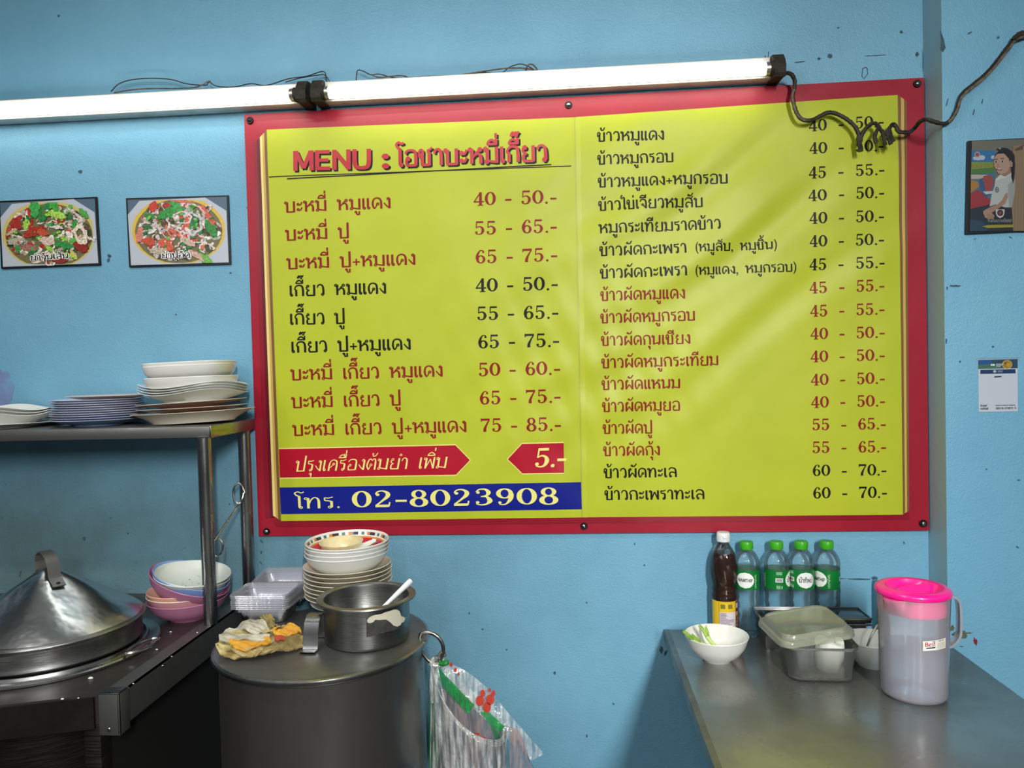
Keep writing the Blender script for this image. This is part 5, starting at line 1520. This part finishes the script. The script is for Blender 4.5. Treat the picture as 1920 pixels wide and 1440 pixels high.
# steel napkin box
M_DTOP = mat('dark_box_top', (34, 38, 42), .22, .3, coat=.3)
nb = thing('napkin_box', 'low steel box with dark top in front of the water bottles', 'box', (.535, -.11, TZ))
b = MB(); b.box((.4225, -.136, TZ), (.650, -.0775, TZ + .060), M_STD, .0015)
b.box((.4225, -.1372, TZ + .0565), (.650, -.1355, TZ + .060), M_ST); b.box((.4215, -.1372, TZ), (.4240, -.135, TZ + .06), M_ST); b.box((.4225, -.1372, TZ), (.650, -.1355, TZ + .0025), M_ST); part('body', b, nb)
b = MB(); b.box((.4090, -.1500, TZ + .0665), (.6570, -.0700, TZ + .0775), M_DTOP, .001)
part('lid', b, nb)
b = MB()
for lo_, hi_ in (((.4085, -.1515, TZ + .0745), (.6575, -.1485, TZ + .0795)), ((.4085, -.0715, TZ + .0745), (.6575, -.0685, TZ + .0795)), ((.6545, -.1515, TZ + .0745), (.6575, -.0685, TZ + .0795)), ((.4085, -.1515, TZ + .0745), (.4115, -.0685, TZ + .0795))): b.box(lo_, hi_, M_ST, .0006)
b.box((.4085, -.1510, TZ + .0605), (.6570, -.1490, TZ + .0655), M_ST, .0005)
b.box((.424, -.1340, TZ + .0595), (.650, -.0780, TZ + .0675), M_STD)
part('rim', b, nb)

# food container with lid propped on it, cup inside
M_PP = clear('milky_clear_plastic', (228, 232, 226), (252, 253, 252), body=.07, rough=.14, gloss=1.4, edge=.1)
M_PPL = clear('cloudy_lid_plastic', (208, 214, 194), (246, 249, 243), body=.30, rough=.2, gloss=1.3, edge=.08, bump=(40, .25, .002))
CX, CY, CA = .493, -.270, -.04
ctn = thing('food_container', 'open milky clear plastic food container on the steel table', 'container', (CX, CY, TZ), rot=(0, 0, CA))
b = MB()
loft(b, [rloop(.131 + w_, .104 + w_, .024, z, 7, 6) for w_, z in ((-.012, .0), (-.002, .004), (.010, .066), (.012, .070), (.019, .0705), (.020, .076), (.018, .0765), (.014, .0725), (.009, .068), (-.002, .010), (-.010, .004))], M_PP, True, True)
b.build('tub', ctn, smooth=.8)
cl2 = thing('container_lid', 'cloudy plastic lid lying tilted across the open food container', 'lid', (.475, -.258, TZ + .0985), rot=(.09, -.10, .17))
b = MB()
loft(b, [rloop(.166 + w_, .138 + w_, .026, z, 7, 6) for w_, z in ((-.026, .0125), (-.022, .0145), (-.018, .0125), (-.014, .004), (-.004, .003), (.0, .0005), (.002, -.008), (.0005, -.0085), (-.003, -.001), (-.016, .002), (-.020, .0105), (-.026, .0105))], M_PPL, True, True)
b.build('shell', cl2, smooth=.8)
M_TISSUE = mat('white_tissue', (226, 230, 224), .9, bump=(60, .4, .003))
b = MB()
b.lathe([(0, .004), (.020, .004), (.026, .008), (.0285, .03), (.030, .056), (.029, .066), (.024, .0695), (.012, .070), (.010, .064), (0, .063)], M_TISSUE, 40, mod=lambda a, r, z: (r * (1 + .03 * sin(5 * a) + .02 * sin(11 * a + z * 80)), z + (.004 * sin(3 * a + 1) if z > .05 else 0)))
M_GREYT = mat('grey_tissue_fold', (150, 154, 150), .9)
tis = b.build('tissue_roll'); tis.location = (CX + .028, CY - .004, TZ + .0045)
tag(tis, 'crumpled white tissue roll standing inside the clear food container', 'tissue')
b = MB()
b.lathe([(.018, .003), (.020, .003), (.0235, .06), (.025, .061), (.0225, .061), (.019, .005), (0, .005)], clear('clear_cup_plastic', (190, 200, 208), (226, 232, 238), body=.12, rough=.08, gloss=1.6, edge=.35), 36)
cu = b.build('plastic_cup'); cu.location = (CX - .026, CY + .004, TZ + .0045); tag(cu, 'clear plastic cup inside the food container beside the tissue roll', 'cup')

# bowl with spoon behind
b2 = bowl('bowl', .0610, .058, M_WHITE, foot=.5)
put(b2, (.630, -.222, TZ), label='white bowl with a steel spoon between the food container and the pink lidded jug', cat='bowl')
b = MB()
p0, p1, p2 = at(1643, 1176, Y=-.205), at(1634, 1191, Y=-.215), Vector((.612, -.215, TZ + .012))
b.tube([p0 + Vector((.012, .002, .012)), p0, p1, p2], [.0030, .0030, .0026, .002], M_ST, 8)
b.lathe([(0, 0), (.008, .001), (.012, .004), (.011, .005), (0, .002)], M_ST, 20, c=(p2.x - .004, p2.y, TZ + .0095), sx=1.5)
tag(b.build('spoon'), 'steel spoon leaning in the white bowl beside the jug', 'spoon')

# jug
M_JUG = clear('frosted_jug_plastic', (236, 232, 246), (253, 252, 254), body=.36, rough=.16, gloss=1.6)
M_JWAT = clear('water_in_jug', (186, 214, 232), (216, 236, 244), body=.14, rough=.05, gloss=.5, ior=1.33)
M_JPINK = mat('hot_pink_plastic', (255, 26, 150), .28, coat=.35)
JX, JY = .652, -.370
jug = thing('water_jug', 'frosted clear water jug with bright pink lid on the steel table', 'jug', (JX, JY, TZ))
jz = .204


def spout(a, r, z):
    d = abs((a - radians(215) + pi) % (2 * pi) - pi)
    k = max(0, 1 - d / .34); t = max(0, min(1, (z - (jz - .040)) / .04))
    return (r + .016 * k * t * t * (3 - 2 * k) / 1.5, z)


b = MB()
b.lathe([(0, .004), (.046, .004), (.054, .0), (.0600, .004), (.0618, .010), (.0628, .06), (.0642, .14), (.0655, jz - .04), (.0660, jz - .03), (.0664, jz - .02), (.0668, jz - .01), (.0672, jz), (.0676, jz + .001), (.0664, jz + .001)], M_JUG, 96, mod=spout)
b.build('body', jug, smooth=1.0)
b = MB(); b.lathe([(0, .0055), (.05, .0052), (.0588, .011), (.0602, .06), (.0612, .098), (0, .098)], M_JWAT, 72); b.build('water', jug)
# handle: flat loop standing out to the right
b = MB()
hp_ = [(.064, jz - .002), (.075, jz - .004), (.082, jz - .012), (.0845, jz - .03), (.0845, jz - .07), (.082, jz - .084), (.074, jz - .096), (.0635, jz - .104)]
hp_ = smooth_path(hp_, 5); wv_ = .011
vs = []
for i, (x, z) in enumerate(hp_):
    a = hp_[max(i - 1, 0)]; c_ = hp_[min(i + 1, len(hp_) - 1)]
    tx, tz_ = c_[0] - a[0], c_[1] - a[1]; q = sqrt(tx * tx + tz_ * tz_); nx, nz = tz_ / q, -tx / q
    t_ = .0022
    vs += [(x + nx * t_, -wv_, z + nz * t_), (x + nx * t_, wv_, z + nz * t_), (x - nx * t_, wv_, z - nz * t_), (x - nx * t_, -wv_, z - nz * t_)]
fs = [(4 * i + j, 4 * i + (j + 1) % 4, 4 * i + 4 + (j + 1) % 4, 4 * i + 4 + j) for i in range(len(hp_) - 1) for j in range(4)]
b.add(vs, fs, M_JUG)
ho = b.build('handle', jug, smooth=.8); ho.rotation_euler = (0, 0, radians(-6))
# pink lid: plug inside the neck, domed top with a finger bar
b = MB()
b.lathe([(.0610, jz - .034), (.0634, jz - .033), (.0652, jz + .0015), (.0685, jz + .0020), (.0696, jz + .0055), (.0685, jz + .0105), (.0630, jz + .0150), (.0560, jz + .0158), (.0500, jz + .0145)], M_JPINK, 80)


def scoop(u, v):
    r = .0500 * v; a = 2 * pi * u
    x, y = r * cos(a), r * sin(a)
    ang = radians(24); s = -x * sin(ang) + y * cos(ang)
    bar = math.exp(-(s / .0105) ** 2)
    k = (1 - v ** 6)
    return (x, y, jz + .0145 - .020 * k * (1 - bar) + .002 * bar * (1 - v))


b.grid(scoop, 80, 26, M_JPINK)
b.build('lid', jug, smooth=.9)
# sticker
b = MB()
M_STK = mat('sticker_paper', (226, 218, 206), .5)
M_STKR = mat('sticker_red_print', (178, 30, 40), .5)


def jst(u, z, lay=0):
    a = u / .0640 + radians(-97)
    r = .0630 + .0022 * ((z - .06) / .1) + .0014 + lay
    return (r * cos(a), r * sin(a), z + .075 * u)


def jq(u0, u1, z0, z1, m, lay):
    n = 5; vs = [jst(u0 + (u1 - u0) * i / n, z, lay) for z in (z0, z1) for i in range(n + 1)]
    b.add(vs, [(i, i + 1, n + 2 + i, n + 1 + i) for i in range(n)], m)


jq(-.003, .0445, .111, .1305, M_STK, 0)
jq(-.001, .0225, .1125, .1295, M_WLAB, .0002)
write(b, 'Best', (.0010, .1195), (.0195, .1195), .0085, M_STKR, lambda u, z: jst(u, z, .0004))
jq(.003, .0200, .1155, .1178, M_NAVY, .0004); jq(.014, .020, .1275, .1287, M_NAVY, .0004); jq(.027, .032, .1275, .1288, M_NAVY, .0004); jq(.034, .038, .1275, .1288, M_NAVY, .0004)
for i in range(6): jq(.0245, .0425 - .002 * (i % 2), .1140 + .002 * i, .1146 + .002 * i, M_GREYT, .0003)
b.build('sticker', jug)
# ------------------------------------------------------------------ pictures and notices on the walls
def hexm(c, _c={}):
    if c not in _c: _c[c] = mat('print_' + c, c, .38)
    return _c[c]


def foodm(c, _c={}):
    """printed food colour with the mottling of a photograph"""
    if c not in _c:
        r = [int(c[i:i + 2], 16) for i in (0, 2, 4)]
        _c[c] = mat('food_print_' + c, tuple(min(255, int(v * 1.12 + 8)) for v in r), .38, var=tuple(int(v * .74) for v in r), vscale=190)
    return _c[c]


class Art:
    """flat print made of coloured shapes; shapes are given in pixels of the photograph"""
    def __init__(s, Y, step=.00004, cm=None, jit=0.0):
        s.mb = MB(); s.Y = Y; s.k = 0; s.step = step; s.cm = cm or hexm; s.jit = jit; s.r = random.Random(5)

    def P(s, pts): return [at(x, y, Y=s.Y - s.k * s.step) for x, y in pts]

    def poly(s, pts, c):
        s.k += 1; s.mb.poly(s.P(pts), s.cm(c))

    def ell(s, x, y, rx, ry, c, rot=0, n=20, a0=0, a1=2 * pi):
        pts = []
        for i in range(n + (0 if a1 - a0 > 6.2 else 1)):
            a = a0 + (a1 - a0) * i / n; q = 1 - s.jit * s.r.random(); u, v = rx * q * cos(a), ry * q * sin(a)
            pts.append((x + u * cos(rot) - v * sin(rot), y + u * sin(rot) + v * cos(rot)))
        if s.jit: pts = smooth_path(pts, 2, True)
        s.poly(pts, c)

    def ringp(s, x, y, rx, ry, wd, c, rot=0, a0=0, a1=2 * pi, n=18):
        s.k += 1; vs = []
        for i in range(n + 1):
            a = a0 + (a1 - a0) * i / n
            for k in (1, 1 - wd):
                k *= 1 + s.jit * .3 * sin(i * 1.7 + s.k)
                u, v = rx * k * cos(a), ry * k * sin(a)
                vs.append(at(x + u * cos(rot) - v * sin(rot), y + u * sin(rot) + v * cos(rot), Y=s.Y - s.k * s.step))
        s.mb.add(vs, [(2 * i, 2 * i + 1, 2 * i + 3, 2 * i + 2) for i in range(n)], s.cm(c))

    def leaf(s, x, y, r, c, rot, c2=None):
        pts = [(-1, 0), (-.6, .38), (-.25, .3), (0, .55), (.3, .32), (.6, .42), (1, 0), (.55, -.35), (.3, -.3), (.05, -.55), (-.3, -.3), (-.65, -.35)]
        s.poly([(x + r * (u * cos(rot) - v * sin(rot)), y + r * (u * sin(rot) + v * cos(rot))) for u, v in pts], c)
        if c2: s.poly([(x + r * (u * cos(rot) - v * sin(rot)), y + r * (u * sin(rot) + v * cos(rot))) for u, v in ((-1, 0), (0, .07), (1, 0), (0, -.07))], c2)

    def text(s, t, x0, y0, x1, y1, h, c, **k):
        s.k += 1; Yk = s.Y - s.k * s.step
        write(s.mb, t, (x0, -y0), (x1, -y1), h, hexm(c), lambda x, y: at(x, -y, Y=Yk), **k)


def picture(name, quad, Y0, th, label, cat, group=None, border='0d0d10'):
    t = thing(name, label, cat, at(*quad[3], Y=Y0), group)
    f = MB(); f.prism([at(x, y, Y=Y0 - th) for x, y in quad], (0, th - .0004 + (0), 0), hexm(border))
    part('frame', f, t, smooth=None)
    return t


def inset(q, d):
    cx_, cy_ = sum(p[0] for p in q) / 4, sum(p[1] for p in q) / 4
    return [(x + (d if x < cx_ else -d), y + (d if y < cy_ else -d)) for x, y in q]


def clipq(pts, q):
    """keep shapes inside the print: clamp to the quad's straight-sided box"""
    x0 = min(p[0] for p in q); x1 = max(p[0] for p in q); y0 = min(p[1] for p in q); y1 = max(p[1] for p in q)
    return [(min(max(x, x0), x1), min(max(y, y0), y1)) for x, y in pts]


def salad(q, plate_c, seed, greens, reds, pales, rim, words, caption):
    Yq = -.0068
    a = Art(Yq, .000012)
    q2 = inset(q, 3.2)
    x0, x1, y0, y1 = q2[0][0], q2[1][0], (q2[0][1] + q2[1][1]) / 2, (q2[2][1] + q2[3][1]) / 2
    bx_ = [(x0 + 3, y0 + 3), (x1 - 3, y0 + 3), (x1 - 3, y1 - 2), (x0 + 3, y1 - 2)]
    raw = a.poly
    a.poly(q2, '4d6478')
    a.poly = lambda pts, c: raw(clipq(pts, bx_), c)
    cx_, cy_ = plate_c
    # octagonal white plate filling the print
    raw([(q2[0][0] + .5, q2[0][1] + 28), (q2[0][0] + 22, q2[0][1] + 2), (q2[1][0] - 40, q2[1][1] + 1), (q2[1][0] - .5, q2[1][1] + 26), (q2[2][0] - .5, q2[2][1] - .5), (q2[3][0] + .5, q2[3][1] - .5)], 'b2bac6')
    a.ell(cx_, cy_, 88, 64, rim, n=30); a.ell(cx_, cy_ + 2, 82, 60, '6e6c4a', n=30)
    a.jit = .30; a.cm = foodm
    r_ = random.Random(seed)

    def pos(k=1.0):
        t = r_.uniform(0, 2 * pi); d = sqrt(r_.random()) * k
        return cx_ + 77 * d * cos(t), cy_ + 55 * d * sin(t)
    for i in range(150):
        x, y = pos(); a.ell(x, y, r_.uniform(4, 11), r_.uniform(2, 6), r_.choice(pales + ['3c4a2a', '5a3a30', '2e3a24', '6a6a50']), r_.uniform(0, 3), n=9)
    for i in range(30):
        x, y = pos(); a.ell(x, y, r_.uniform(4, 12), r_.uniform(2.5, 6), r_.choice(reds), r_.uniform(0, 3), n=9)
    for i in range(40):
        x, y = pos(.95); a.ell(x, y, r_.uniform(3, 10), r_.uniform(1.5, 4), r_.choice(pales), r_.uniform(0, 3), n=10)
    for i in range(20):
        x, y = pos(.95); a.ringp(x, y, r_.uniform(8, 20), r_.uniform(5, 11), .28, r_.choice(pales), r_.uniform(0, 3), r_.uniform(0, 3), r_.uniform(4, 6))
    for i in range(26):
        x, y = pos(.9); a.leaf(x, y, r_.uniform(5, 11), r_.choice(greens), r_.uniform(0, 6))
    for sh in words: getattr(a, sh[0])(*sh[1:])
    for i in range(34):
        x, y = pos(.95); a.ell(x, y, r_.uniform(1.2, 4), r_.uniform(.8, 2), r_.choice(pales + greens + reds + ['e8e4dc', '3a3026']), r_.uniform(0, 3), n=7)
    for i in range(10):
        x, y = pos(.9); a.leaf(x, y, r_.uniform(3, 7), r_.choice(greens), r_.uniform(0, 6))
    a.cm = hexm
    t, xa, ya, xb, yb, h = caption
    a.text(t, xa, ya, xb, yb, h, 'f4f4f4', bold=.32, space=.4)
    a.text(t, xa, ya, xb, yb, h, '101014', bold=.05, space=.4)
    return a


Q1 = [(-3, 377), (181, 369), (188, 497), (2, 504)]
t = picture('food_photo', Q1, -.0004, .006, 'framed food photo of salad with large green leaves on top, further left of the two', 'picture', 'food photos left of the banner')
a = salad(Q1, (92, 440), 21, ['2f8a3c', '4fae46', '8cc83c', '1f6a34', '3c9a40'], ['a82a20', '8c2018', 'c4402c'], ['c4b8a8', 'd8d0c4', 'b09a90', 'b8a088', 'e0dccc'], 'c2b468',
          [('leaf', 65, 388, 22, '3a9c46', 1.5), ('leaf', 84, 398, 22, '2a7a3a', 2.0), ('leaf', 107, 402, 18, 'a2cc54', .3), ('leaf', 100, 384, 17, '3f9a3c', .9), ('leaf', 128, 393, 12, '56ac48', 2.2), ('leaf', 157, 400, 13, '4a9a44', .8), ('leaf', 121, 459, 16, '2c8640', .2),
           ('leaf', 50, 418, 14, '9cc84e', 1.8), ('leaf', 138, 478, 11, 'b8c060', .9),
           ('ell', 62, 435, 24, 10, 'a4301f', -.35), ('ell', 80, 436, 14, 8, 'b84a30', .2), ('ell', 30, 420, 13, 11, '9c2a22', .3), ('ell', 152, 462, 17, 12, '8a2420', .5), ('ell', 110, 488, 18, 6, '8e2c26', 0),
           ('ringp', 151, 440, 12, 20, .42, 'd8d0b8', -.35), ('ringp', 166, 430, 11, 24, .24, 'd4ccc8', -.5, 1.2, 4.6), ('ringp', 136, 410, 24, 13, .26, 'c8b8b8', .9, 2.6, 5.6),
           ('ell', 88, 452, 17, 9, 'cbb4a6', .2), ('ell', 30, 452, 20, 8, 'a8a090', -.1), ('ell', 108, 426, 12, 4.5, 'd6d0c4', .1), ('ell', 130, 440, 10, 6, 'dcd6cc', .7), ('ell', 54, 464, 22, 7, '98685c', .1)],
          ('ยำวุ้นเส้น', 57, 488.5, 128, 484, 8.6))
part('print', a.mb, t, smooth=None)
Q2 = [(236, 371.5), (428, 366), (432.5, 495.5), (242, 501)]
t = picture('food_photo', Q2, -.0004, .006, 'framed food photo of salad with crab sticks and onion rings, nearer the menu banner', 'picture', 'food photos left of the banner')
a = salad(Q2, (335, 432), 33, ['3a9440', '2c7c3a', '62b04a', '1f6a34'], ['c8503a', 'b43c2c', 'd06a50', 'a8302a'], ['d0c2c2', 'c4b4b8', 'dcd4d0', 'b8a8a8', 'a8b0a0'], 'd0b04a',
          [('leaf', 318, 398, 24, '2f8a3e', -.4), ('leaf', 330, 386, 15, '3c9c48', .8), ('leaf', 359, 384, 11, '349040', .2), ('leaf', 396, 428, 20, '2c8038', 1.0), ('leaf', 280, 405, 12, '3a8038', .2), ('leaf', 384, 485, 18, '6aa848', .6), ('leaf', 276, 426, 10, '2a6a34', 0),
           ('ell', 287, 388, 10, 12, 'b43a30', .3), ('ell', 312, 385, 9, 6, 'a83028', 0), ('ell', 262, 440, 7, 18, 'c87868', .2), ('ell', 280, 453, 14, 9, 'b84a30', .2), ('ell', 311, 459, 18, 12, 'c8583e', .4), ('poly', [(352, 402), (361, 404), (356, 420), (346, 448), (338, 446), (314, 432), (318, 427), (338, 436)], 'cc6048'),
           ('poly', [(368, 385), (380, 384), (404, 416), (400, 424)], 'cc5c48'), ('poly', [(310, 374), (350, 373), (366, 380), (340, 380)], 'c86a50'),
           ('ringp', 358, 420, 22, 22, .22, 'c4bcc4', .4, 3.6, 8.4), ('ringp', 342, 408, 18, 12, .2, 'd0c8cc', .1), ('ringp', 366, 394, 20, 10, .26, 'd4b8bc', .5, 2.6, 6), ('ringp', 380, 464, 24, 10, .2, 'd0ccc8', .2, 3.1, 6.3), ('ringp', 325, 448, 16, 20, .2, 'd0b8b4', .6, 4.4, 7),
           ('ell', 352, 453, 18, 7, 'c8a8a0', .5), ('ell', 296, 470, 20, 7, 'b0a894', 0), ('ell', 368, 478, 20, 6, 'c4a094', .6), ('ell', 285, 434, 10, 4, 'd8d4d0', -.5), ('ell', 352, 432, 9, 4, 'dcd0cc', .8)],
          ('ยำปูอัด', 303, 484.5, 356, 482, 9.0))
part('print', a.mb, t, smooth=None)

# portrait on the right wall
QP = [(1816, 264), (1962, 257), (1962, 431), (1812, 438)]
t = picture('portrait_photo', QP, YP - .0004, .010, 'black framed portrait photo of a child in school uniform on the right wall', 'picture')
a = Art(YP - .0112, cm=lambda c: hexm('%02x%02x%02x' % tuple(int(int(c[i:i + 2], 16) * .86) for i in (0, 2, 4))))
X = lambda u, v: (1740 + u / 5.539, 220 + v / 5.539)
Z = lambda *p: [X(u, v) for u, v in p]
a.poly([(1822, 264.5), (1958, 259), (1958, 427.5), (1819, 434)], '6e7268')
a.poly(Z((452, 340), (700, 345), (700, 600), (448, 600)), '2e74ac')
a.poly(Z((450, 465), (700, 465), (690, 580), (448, 590)), '77944a')
a.poly(Z((455, 540), (690, 520), (690, 580), (450, 592)), '4a7a3e')
for u, v, r in ((520, 420, 36), (560, 418, 34), (490, 425, 24), (680, 415, 26)): a.ell(*X(u, v), r / 5.539, r * .75 / 5.539, 'b8c4d0')
a.ell(*X(512, 385), 30 / 5.539, 30 / 5.539, '9ca4ac'); a.ell(*X(512, 387), 20 / 5.539, 20 / 5.539, '9c4a48')
for u in range(470, 690, 42): a.ell(*X(u, 505), 11 / 5.539, 16 / 5.539, '9c7a3a')
a.poly(Z((446, 592), (700, 590), (690, 1000), (440, 1000)), '4a7088')
a.poly(Z((446, 595), (640, 598), (540, 640), (446, 640)), 'b4b0a4')
a.poly(Z((575, 610), (640, 595), (690, 660), (650, 770), (580, 770), (560, 700)), '9a4648')
a.poly(Z((446, 650), (520, 670), (530, 720), (444, 780)), 'a87a3a')
a.poly(Z((442, 790), (520, 750), (650, 860), (640, 910), (442, 950)), '98303e')
a.poly(Z((530, 640), (570, 630), (600, 770), (680, 770), (660, 800), (590, 830), (540, 740)), '2e5a88')
a.poly(Z((570, 770), (690, 765), (690, 790), (600, 800)), 'b8c4cc')
a.poly(Z((438, 950), (660, 900), (760, 1000), (760, 1130), (640, 1180), (432, 1185)), '1e303e')
a.poly(Z((436, 1060), (560, 1080), (640, 1180), (434, 1185)), '24445e')
a.poly(Z((880, 300), (1210, 240), (1210, 1180), (860, 1180), (880, 700)), '8c7a62')
a.poly(Z((900, 330), (1000, 280), (1010, 330), (905, 350)), '5a4c40')
a.poly(Z((985, 300), (1210, 240), (1210, 600), (1000, 660)), '96846c')
for k in range(9): a.poly(Z((905 + 30 * k, 700 - 20 * k), (909 + 30 * k, 700 - 20 * k), (906 + 30 * k, 1170), (900 + 30 * k, 1170)), '7e6e58')
# skirt, shirt, arms
a.poly(Z((700, 900), (870, 930), (885, 1180), (620, 1185), (640, 1080)), '1c2a36')
a.poly(Z((700, 640), (760, 590), (860, 565), (900, 650), (905, 760), (870, 935), (800, 935), (700, 905), (640, 925), (660, 800), (690, 720)), 'b2bcbc')
a.poly(Z((830, 700), (895, 640), (905, 760), (870, 935), (840, 930)), '94a0a2')
a.poly(Z((705, 640), (755, 590), (800, 600), (860, 562), (862, 590), (800, 630), (745, 640), (705, 665)), 'c8d0ce')
a.ell(*X(716, 752), 21 / 5.539, 30 / 5.539, '4a505a'); a.ell(*X(716, 752), 14 / 5.539, 22 / 5.539, '9ca4a8'); a.ell(*X(716, 752), 7 / 5.539, 13 / 5.539, '5a606a')
a.poly(Z((828, 780), (830, 830), (800, 900), (740, 940), (650, 1000), (600, 1030), (570, 1000), (590, 960), (650, 930), (720, 905), (770, 860), (800, 800)), 'a08070')
a.poly(Z((570, 975), (620, 955), (690, 1020), (680, 1050), (640, 1060), (590, 1040)), 'a88878')
for k in range(4): a.poly(Z((612 + 17 * k, 1010), (622 + 17 * k, 1005), (630 + 15 * k, 1055), (618 + 15 * k, 1058)), '93745f')
# head
a.ell(*X(800, 430), 102 / 5.539, 108 / 5.539, '20222a', n=28)
a.poly(Z((760, 470), (850, 480), (860, 580), (800, 615), (755, 595)), '94786c')
a.ell(*X(868, 478), 28 / 5.539, 40 / 5.539, 'a08478', .2)
a.poly(Z((690, 410), (720, 380), (790, 375), (840, 430), (850, 500), (830, 560), (770, 592), (730, 585), (705, 540), (686, 505), (684, 450)), 'b09484')
a.poly(Z((686, 430), (696, 392), (735, 348), (810, 340), (885, 395), (905, 480), (900, 560), (876, 545), (880, 470), (852, 440), (830, 400), (790, 368), (745, 366), (706, 392)), '1c1e26')
a.poly(Z((868, 520), (905, 480), (900, 600), (885, 690), (866, 620)), '1c1e26')
a.ell(*X(775, 330), 60 / 5.539, 16 / 5.539, '23252c'); a.ell(*X(745, 322), 14 / 5.539, 9 / 5.539, '8a929a')
for u, v in ((706, 462), (774, 458)):
    a.ell(*X(u, v), 17 / 5.539, 9 / 5.539, 'c8bcb4'); a.ell(*X(u, v), 9.5 / 5.539, 9 / 5.539, '241c1c')
for u, v, s in ((704, 436, -.15), (772, 428, .05)): a.ell(*X(u, v), 24 / 5.539, 4 / 5.539, '3c302c', s)
a.poly(Z((728, 470), (745, 505), (740, 515), (715, 512)), 'a28676')
a.ell(*X(740, 540), 30 / 5.539, 10 / 5.539, '6a3c3c', .05); a.ell(*X(742, 536), 22 / 5.539, 5 / 5.539, 'd0ccc6', .05)
# emblem, line of writing, yellow stripe
a.poly(Z((704, 955), (796, 955), (794, 1000), (780, 1030), (748, 1048), (718, 1030), (704, 1000)), 'c4c0c0')
a.ell(*X(750, 992), 32 / 5.539, 34 / 5.539, '3e2830'); a.ell(*X(750, 992), 18 / 5.539, 19 / 5.539, '6e4a44')
p0, p1 = X(622, 1090), X(872, 1086)
a.text('โรงเรียนฐานปัญญา', p0[0], p0[1], p1[0], p1[1], 4.6, '9aa0a4')
a.poly(Z((620, 1118), (890, 1112), (890, 1142), (620, 1150), (560, 1136)), '94963a')
part('print', a.mb, t, smooth=None)

# payment notice
QN = [(1834, 675), (1908, 673), (1908.5, 771), (1835, 772.5)]
t = thing('payment_notice', 'small white payment notice with a dark blue heading taped to the right wall', 'notice', at(*QN[3], Y=YP))
a = Art(YP - .0013); a.mb.prism([at(x, y, Y=YP - .0012) for x, y in QN], (0, .0009, 0), hexm('b8c4d2'))
a.poly([(1834.2, 675.2), (1908, 673.2), (1908, 690.5), (1834.3, 692)], '24465e')
a.poly([(1834.3, 683), (1860, 682), (1885, 690.8), (1834.3, 691.8)], '3e6a58'); a.poly([(1836, 676), (1858, 675.5), (1862, 682), (1836, 684)], '24508c')
a.ell(1888.5, 683.5, 9.6, 8.4, 'b49a58'); a.ell(1888.5, 683.5, 7.8, 6.8, '8c7230'); a.ell(1891, 684, 4, 4, 'b08c34'); a.ell(1885, 681, 3, 2.4, '6e5a2c')
for k in range(3): a.poly([(1858 + 2.6 * k, 682.4), (1859.8 + 2.6 * k, 682.3), (1859.8 + 2.6 * k, 685.7), (1858 + 2.6 * k, 685.8)], 'e8eef0')
for k in range(3): a.poly([(1867.5, 682 + 2.2 * k), (1882 - 3 * k, 681.8 + 2.2 * k), (1882 - 3 * k, 683 + 2.2 * k), (1867.5, 683.1 + 2.2 * k)], 'b8c4c8')
a.poly([(1838.5, 693.5), (1904, 692), (1904.3, 699.8), (1838.2, 701)], '1c3660')
a.ell(1865, 696.5, 3.2, 2.4, 'a8b4c8'); a.poly([(1870.5, 695), (1880, 694.8), (1880, 696), (1870.5, 696.2)], '7c8cac'); a.poly([(1870.5, 697), (1880, 696.8), (1880, 698), (1870.5, 698.2)], '7c8cac')
a.poly([(1865, 705.6), (1874, 705), (1879, 704.8), (1877, 707), (1864, 708)], '2c3c50')
a.text('ชื่อบัญชี', 1838.5, 762.3, 1850.5, 762, 2.6, '1c2638', bold=.04)
a.text('เลขที่บัญชี', 1838.5, 768, 1853, 767.6, 2.6, '1c2638', bold=.04)
for k in range(9): a.poly([(1867 + 4.2 * k, 759.4 - .08 * k), (1870.6 + 4.2 * k - (k % 3) * .4, 759.3 - .08 * k), (1870.6 + 4.2 * k - (k % 3) * .4, 760.8 - .08 * k), (1867 + 4.2 * k, 760.9 - .08 * k)], '4c5668')
a.text('183-0-57837-5', 1867, 767.5, 1905, 766.6, 4.0, '1c2638')
part('card', a.mb, t, smooth=None)
tp = MB(); tp.prism([at(x, y, Y=YP - .0009) for x, y in ((1830, 671), (1912, 669.5), (1912, 676), (1830, 677))], (0, .0006, 0), clear('clear_tape', (210, 220, 228), body=.12)); part('tape', tp, t, smooth=None)
